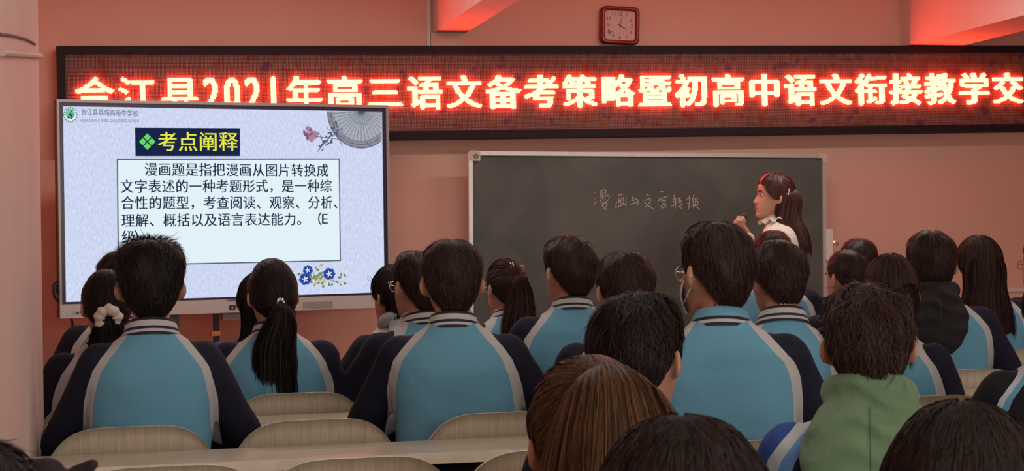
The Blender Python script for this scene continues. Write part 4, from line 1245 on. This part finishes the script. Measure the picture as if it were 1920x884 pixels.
def person(label, px, top, row, by=0, hy=0, hp=0, hr=0, hair=('short', 900, {}), female=False, scale=1.0, jk=0, jm=None, ck='std', hm=None, sid=0, Y=None, extra=None, skin=None, wide=1.0, ht=.254, seat=None, dx=0.0):
    yy = (rowY(row) + .215) if Y is None else Y
    ps = Pose(px, top, yy, by, hy, hp, hr, scale, ht)
    tb = TB[(female, jk)]; V = mverts(tb); V[:, 0] *= (.97 if jk else 1) * (1 + (wide - 1) * sm(-V[:, 2], 0, .06))
    root = obj_of(with_verts(tb, ps(V), 'person'), 'person', skin or M_skin, None)
    root.location = ps.root; tag(root, label, 'person')
    t = TJ[jk]; V = mverts(t); V = V + (wrinkle(V, sid) * sm(-V[:, 2], .06, .13))[:, None] * np.array([.6, 1, .6]); V[:, 0] *= wide
    # soft folds around the armpit
    obj_of(with_verts(t, ps(V, body=True), 'jacket'), 'jacket', jm or M_jacket, root)
    obj_of(with_verts(TT, ps(mverts(TT), body=True), 'trousers'), 'trousers', M_trouser, root)
    if ck: collar(ps, root, ck)
    P = make_hair(hair[0], hair[1], sid * 13 + 5, hair[2])
    nrig = 2; Vr, Fr = merge(P[:nrig]); Vr = ps(Vr, rigid=True)
    if len(P) > nrig:
        Vh, Fh = merge(P[nrig:]); Vh = ps(Vh, hang=True); Fr = Fr + [tuple(i + len(Vr) for i in f) for f in Fh]; Vr = np.vstack([Vr, Vh])
    mesh('hair', Vr, Fr, hm or M_hair, root, True)
    eyes(ps, root)
    for s_ in (-1, 1):
        V, Fc = ell((.13 * s_, .42, -1.03), (.048, .13, .034), 14, 8); V[:, 2] = np.maximum(V[:, 2], -1.058); mesh('shoe', ps(V, body=True), Fc, M_shoe, root, True)
    if extra: extra(ps, root)
    # a chair for everyone, unless one already stands there
    X = ps.N[0] - math.sin(0) ; kk = row if row is not None else None
    if kk is not None and all(not (k_ == kk and abs(x_ - X) < .30) for x_, k_ in chairs):
        chair(X, kk, 'plywood chair under the ' + NICK.get(sid, 'student'))
    return ps, root


# ---- row 1 and neighbours
person('boy with spiky flat-topped black hair in a light blue and navy jacket', 281, 452, 1, 0, 2, hair=('short', 4200, {'A': .104, 'B': .112, 'C': .134, 'n': 3.0, 'spike': .45, 'L': .035, 'lift': .008, 'fade': .44, 'rough': .002, 'w': .0009}), scale=1.02, sid=1, wide=.90)


def ex_p6(ps, r): pass
person('boy in the middle of the picture with square short hair, full blue jacket back shown', 848, 449, 1, -2, 8, hair=('short', 2600, {'A': .091, 'B': .108, 'C': .130, 'n': 2.7, 'L': .04}), sid=2, hm=M_hair_r)
person('boy with round hair seated directly behind the near boy with a shown ear', 1173, 467, 1, 5, 18, hair=('short', 2000, {'A': .094, 'B': .11, 'C': .126, 'n': 2.2}), sid=3, hm=M_hair_r, jk=1)
person('boy with dark round haircut and turned head beside the boy in glasses and mask', 1463, 455, 1, 6, 26, -8, hair=('short', 2200, {'A': .096, 'B': .112, 'C': .126, 'n': 2.2, 'L': .04}), sid=4, hm=M_hair_r, ht=.236, jk=1, wide=.82)
person('student with long straight dark hair half hidden behind the green hood boy', 1672, 475, 1, -12, 0, hair=('long', 1500, {'bot': -.08, 'wt': .080, 'wb': .088}), female=True, sid=5, hm=M_hair_r, jk=1, wide=.86)

# ---- row 0
def ex13(ps, r): glasses(ps, r); facemask(ps, r)
person('tall boy wearing gold glasses and a face mask, broad blue back', 1348, 408, 0, 2, 40, hair=('short', 3200, {'A': .092, 'B': .108, 'C': .134, 'n': 2.5, 'L': .04}), sid=6, ck='blue', hm=M_hair_r, extra=ex13, ht=.268, Y=rowY(0) + .235)
person('student in navy jacket with blue shoulder stripes cut by the picture edge', 1984, 494, 0, 12, 20, hair=('long', 1200, {'bot': -.12}), female=True, sid=7, jm=M_jacket3, ck='navy')

# ---- row 2
def ex_p2(ps, r): scrunchie(ps, r, np.array([-.032, -.122, .088]), .030, .018, .25)
person('girl with a cream scrunchie around a low ponytail near the display corner', 198, 504, 2, 12, 14, hair=('pony', 1800, {'tp': 104, 'ta': .28, 'end': -.20, 'r': [(.02, .02), (.03, .025), (.045, .028), (.055, .028), (.055, .024), (.045, .02), (.02, .01)]}), female=True, sid=8, extra=ex_p2, scale=.97, jk=1)


def ex_p3(ps, r): clip(ps, r, math.pi, math.radians(100), M_silver, 7, .112, .012)
person('girl with a long straight black ponytail down to the chair back and a silver clip', 512, 484, 2, 0, 14, hair=('pony', 3000, {'tp': 104, 'end': -.47, 'path': None} if False else {'tp': 104, 'w': .001, 'path': [(0, 0, 0), (0, -.02, -.02), (0, -.03, -.07), (0, -.036, -.14), (0, -.045, -.22), (.004, -.046, -.32), (.006, -.045, -.42), (.01, -.040, -.47)], 'r': [(.016, .014), (.032, .018), (.052, .02), (.060, .02), (.062, .018), (.062, .016), (.066, .014), (.050, .008)]}), female=True, sid=9, extra=ex_p3, scale=1.0, jk=1)


def ex_gl(ps, r): glasses(ps, r, M_silver)
person('boy with glasses half hidden behind the middle boy', 783, 468, 2, 22, 34, hair=('short', 1600, {'A': .095, 'B': .108, 'C': .128, 'n': 2.3}), sid=10, hm=M_hair_r, extra=ex_gl)
person('boy with a tall rounded haircut and long bare neck in front of the blackboard', 1069, 434, 2, 6, 32, hair=('short', 1700, {'A': .095, 'B': .108, 'C': .134, 'n': 2.4, 'fade': .6}), sid=11, hm=M_hair_r, ht=.272)
person('student with very short hair and pale cheek beside the clamp of the blackboard', 1590, 465, 3, 20, 45, hair=('short', 1200, {'A': .088, 'B': .106, 'C': .124, 'n': 2.1, 'L': .015}), sid=12, hm=M_hair_r, jk=1)


def ex_h(ps, r): hood(ps, r, M_blackfab, .108, .21, 5)
person('student in light blue jacket with a black hood hanging at the back', 1745, 434, 2, 10, 16, hair=('short', 1700, {'A': .100, 'B': .112, 'C': .134, 'n': 2.3, 'L': .045}), sid=13, hm=M_hair_r, extra=ex_h, ck=None, wide=1.05)

# ---- row 3
def ex_p4(ps, r):
    hood(ps, r, M_greyfab, .12, .16, 9); clip(ps, r, math.pi + .9, math.radians(62), M_silver, 4, .112, .008)
person('girl with a grey hood and hair clips looking aside beside the display', 738, 496, 3, 30, 40, hair=('long', 1200, {'bot': -.08, 'wb': .08, 'wt': .086}), female=True, sid=14, extra=ex_p4, ck=None, scale=.97)


def ex_p7(ps, r):
    glasses(ps, r, M_silver); clip(ps, r, math.pi + .25, math.radians(35), M_silver, 4, .125, .009); clip(ps, r, math.pi - .35, math.radians(42), M_gold, 4, .122, .008)
person('girl with half-tied hair, two clips and glasses before the blackboard edge', 949, 484, 3, 18, 34, hair=('pony', 1500, {'tp': 60, 'A': .085, 'path': [(0, 0, 0), (0, -.01, -.02), (0, -.006, -.06), (0, -.01, -.12), (0, -.03, -.18), (0, -.05, -.25), (0, -.045, -.34)], 'r': [(.02, .015), (.035, .02), (.055, .025), (.06, .03), (.062, .028), (.06, .02), (.035, .01)]}), female=True, sid=15, hm=M_hair_r, extra=ex_p7, scale=.95)
person('student whose reddish-lit crown shows above the haircut beside the teacher', 1449, 431, 4, 0, 0, hair=('short', 900, {'A': .095, 'B': .108, 'C': .128}), sid=16, hm=M_hair_r)
person('student whose dark crown shows above the very short haircut beside the clamp', 1611, 446, 4, 0, 10, hair=('short', 900, {'A': .096, 'B': .108, 'C': .128}), sid=17, hm=M_hair_r)
person('girl with long loose hair over a light blue jacket near the far wall ledge', 1836, 441, 3, 10, 20, hair=('long', 1600, {'bot': -.16, 'wb': .112, 'A': .097, 'wt': .088}), female=True, sid=18, hm=M_hair_r, jk=1)
person('student whose dark head shows behind the scrunchie girl against the slide', 225, 470, 3, 0, 10, hair=('short', 900, {'A': .095, 'B': .108, 'C': .128}), sid=19)
person('girl with loose hair in royal blue half hidden behind the long ponytail girl', 487, 510, 3, 0, 16, hair=('long', 1200, {'bot': -.22, 'wb': .10}), female=True, sid=20, jm=M_oldblue, ck=None, scale=.95, jk=1)


person('student with dark glasses cut by the picture edge beside the wall ledge', 1951, 449, 4, 30, 55, hair=('short', 900, {'A': .095, 'B': .108, 'C': .128}), sid=21, hm=M_hair_r, extra=lambda ps, r: glasses(ps, r, M_black))

# ---- near people
person('near boy with a thick round haircut and bare ear behind the brown ponytail', 1192, 549, -1, -10, -26, hair=('short', 5500, {'A': .098, 'B': .114, 'C': .132, 'n': 2.3, 'L': .05, 'lift': .009, 'w': .0009, 'fade': .44}), sid=22, jk=1)


def ex_hood_green(ps, r): hood(ps, r, M_green, .132, .24, 11, back=-.085, up=.04)
person('boy in a green hood over a navy striped jacket', 1627, 530, -1, 0, 4, hair=('short', 6500, {'A': .098, 'B': .112, 'C': .130, 'n': 2.3, 'L': .05, 'lift': .012, 'w': .0009, 'rough': .004, 'fade': .46}), sid=23, hm=M_hair_r, jm=M_jacket2, ck=None, extra=ex_hood_green)
person('near girl with a high brown ponytail spreading over her head', 1108, 662, -2, 5, 12, hair=('pony', 9000, {'tp': 40, 'A': .094, 'C': .126, 'w': .0008, 'path': [(.008, .012, .004), (.012, -.004, .012), (.012, -.034, -.010), (.012, -.055, -.06), (.012, -.062, -.12), (.012, -.062, -.20), (.012, -.06, -.28), (.012, -.055, -.34)], 'r': [(.020, .016), (.040, .026), (.064, .034), (.082, .038), (.092, .038), (.092, .032), (.08, .026), (.05, .012)]}), female=True, sid=24, hm=M_hair_b)
person('nearest girl with loose black hair, only the crown shown at the bottom', 1278, 778, None, 0, 0, hair=('long', 12000, {'bot': -.20, 'A': .097, 'wt': .10, 'wb': .13, 'w': .0008}), female=True, sid=25, Y=1.62, jk=1, wide=.75)
person('nearest girl with parted dark hair in the bottom corner', 1800, 751, None, 5, 0, hair=('long', 12000, {'bot': -.20, 'A': .095, 'wt': .10, 'wb': .13, 'w': .0008, 'ta': .3}), female=True, sid=26, Y=1.78, jk=1, wide=.75)
person('near person with black hair at the bottom corner below the pillar', -100, 824, None, 0, -20, hair=('short', 5000, {'A': .095, 'B': .11, 'C': .13}), sid=27, Y=1.72, jm=M_blackfab, ck=None)
# gloved hand in the bottom corner
g0 = U(150, 886, 1.80); gp = [capsule(U(-20, 905, 1.86), U(90, 893, 1.82), .022, .020)]
gp += hand_parts(U(85, 893, 1.82), U(150, 889, 1.80) - U(85, 893, 1.82), (0, 0, -1), 1, .25, .42)
gp.append(capsule(U(140, 889, 1.80), U(174, 872, 1.79), .0085, .0065))
gm = remesh(gp, .003, 2); V = mverts(gm); c0 = V.mean(0); go = obj_of(with_verts(gm, V - c0, 'glove'), 'glove', M_blackfab, None); go.location = c0
tag(go, 'black fuzzy gloved hand with raised finger at the bottom corner', 'glove')


# ------------------------------------------------------------------ teacher
def teacher():
    ps = Pose(1446, 325, 8.25, 84, 104, 7, 0, 1.0, .250, standing=True)
    armL = ((.160, -.0, -.09), (.175, .085, -.34), (.045, .165, -.065))     # towards the camera, holds the microphone
    armR = ((.160, -.0, -.09), (.215, .02, -.36), (.12, .22, -.42))
    arms = (armL, armR)
    P = body_template(True, arms, True, True)
    wr = np.array(mir(armL[2], -1)); m0 = wr + np.array([.012, .045, .030])
    # fist around the microphone: axis of the microphone points up to the mouth
    axm = np.array([.25, -.45, .85]); axm /= np.linalg.norm(axm)
    f1 = np.cross(axm, [1.0, 0, 0]); f1 /= np.linalg.norm(f1); f2 = np.cross(axm, f1)
    P.append(capsule(wr, m0 - f2 * .012, .024, .026))
    for k in range(4):
        c = m0 + axm * (-.030 + .019 * k); prev = None
        for q in range(7):
            a = math.radians(-30 + 42 * q); p_ = c + (f1 * math.cos(a) + f2 * math.sin(a)) * (.021 + .002 * (k == 1))
            if prev is not None: P.append(capsule(prev, p_, .0088, .0082, 8))
            prev = p_
    P.append(capsule(m0 + axm * -.01 - f1 * .02, m0 + axm * .035 + f2 * .018, .011, .009, 8))
    for s_, w_ in ((1, mir(armR[2], 1)),): P += hand_parts(w_, (-.2, .6, -.6), (-1, 0, 0), -1, .5)
    me = remesh(P, .0045, 2, .5)
    root = obj_of(with_verts(me, ps(mverts(me)), 'person'), 'person', M_skin_t, None); root.location = ps.root
    tag(root, 'teacher in white blouse speaking into a microphone in front of the blackboard', 'person')
    TJt = remesh([torso(.008, .90, e=.84)] + [capsule(mir(sh, s), mir(el, s), .060, .050) for s, (sh, el, wr_) in zip((-1, 1), arms)] + [capsule(mir(el, s), tuple(np.array(mir(el, s)) * .18 + np.array(mir(wr_, s)) * .82), .050, .034) for s, (sh, el, wr_) in zip((-1, 1), arms)], .009, 5)
    V = mverts(TJt); V = V + wrinkle(V, 50, .005)[:, None]; obj_of(with_verts(TJt, ps(V, body=True), 'blouse'), 'blouse', M_white, root)
    sk = remesh([tube([(0, -.03, -.42), (0, -.03, -.6), (0, -.03, -.9), (0, -.03, -1.1)], [(.15, .11), (.18, .125), (.20, .14), (.22, .16)], 24)], .015, 3)
    obj_of(with_verts(sk, ps(mverts(sk), body=True), 'skirt'), 'skirt', M_navy, root)
    # ruffled collar
    n = 72; th = np.linspace(0, 2 * np.pi, n, endpoint=False); rings = []
    for j, (r_, z_) in enumerate(((.052, .035), (.060, .030), (.076, .018), (.086, .004))):
        rf = 1 + (.10 * j / 3) * np.sin(th * 11); rings.append(np.stack([r_ * np.cos(th) * rf, r_ * np.sin(th) * rf + .014, z_ + .010 * j / 3 * np.cos(th * 11) - .012 * np.sin(th)], 1))
    V, Fc = loft(rings, False); mesh('ruffle_collar', ps(V, body=True), Fc, M_white, root, True)
    cu = mir(armL[2], -1); cu = np.array(cu); el_ = np.array(mir(armL[1], -1)); d = (cu - el_) / np.linalg.norm(cu - el_)
    V, Fc = tube([cu - d * .045, cu - d * .03, cu - d * .012, cu - d * .002], [.036, .040, .036, .028], 18); mesh('cuff', ps(V, body=True), Fc, M_white, root, True)
    P = make_hair('long', 3500, 77, {'bot': -.15, 'A': .088, 'wb': .10, 'wt': .092, 'C': .130, 'w': .001, 'dep': .045})
    Vr, Fr = merge(P[:2]); Vr = ps(Vr, rigid=True); Vh, Fh = merge(P[2:]); Vh = ps(Vh, hang=True)
    mesh('hair', np.vstack([Vr, Vh]), Fr + [tuple(i + len(Vr) for i in f) for f in Fh], M_hair_t, root, True)
    eyes(ps, root)
    V, Fc = ell(HC + [0, .0875, -.069], (.017, .0045, .0060), 14, 8); mesh('lips', ps(V, rigid=True), Fc, M_lips, root, True)
    clip(ps, root, -math.pi / 2 - .45, math.radians(72), M_silver, 6, .104, .013)
    for s_ in (-1, 1):
        V, Fc = ell((.10 * s_, .02, -1.385), (.042, .12, .03), 14, 8); mesh('shoe', ps(V, body=True), Fc, M_shoe, root, True)
    # microphone: a thing of its own, held in the hand
    g = MB(); g.tube([m0 - axm * .09, m0 + axm * .055], [.009, .011], 12)
    V1, F1 = ell(m0 + axm * .072, (.017, .017, .019), 14, 10)
    mic = empty('microphone', ps.root); tag(mic, 'black hand microphone held at the chin of the teacher', 'microphone')
    mesh('handle', ps(np.array(g.V), body=True), g.F, M_black, mic, True); mesh('grille', ps(V1, body=True), F1, M_black, mic, True)


M_hair_t = hair_mat('auburn_hair', (0.028, 0.009, 0.007), (0.085, 0.024, 0.016))
teacher()
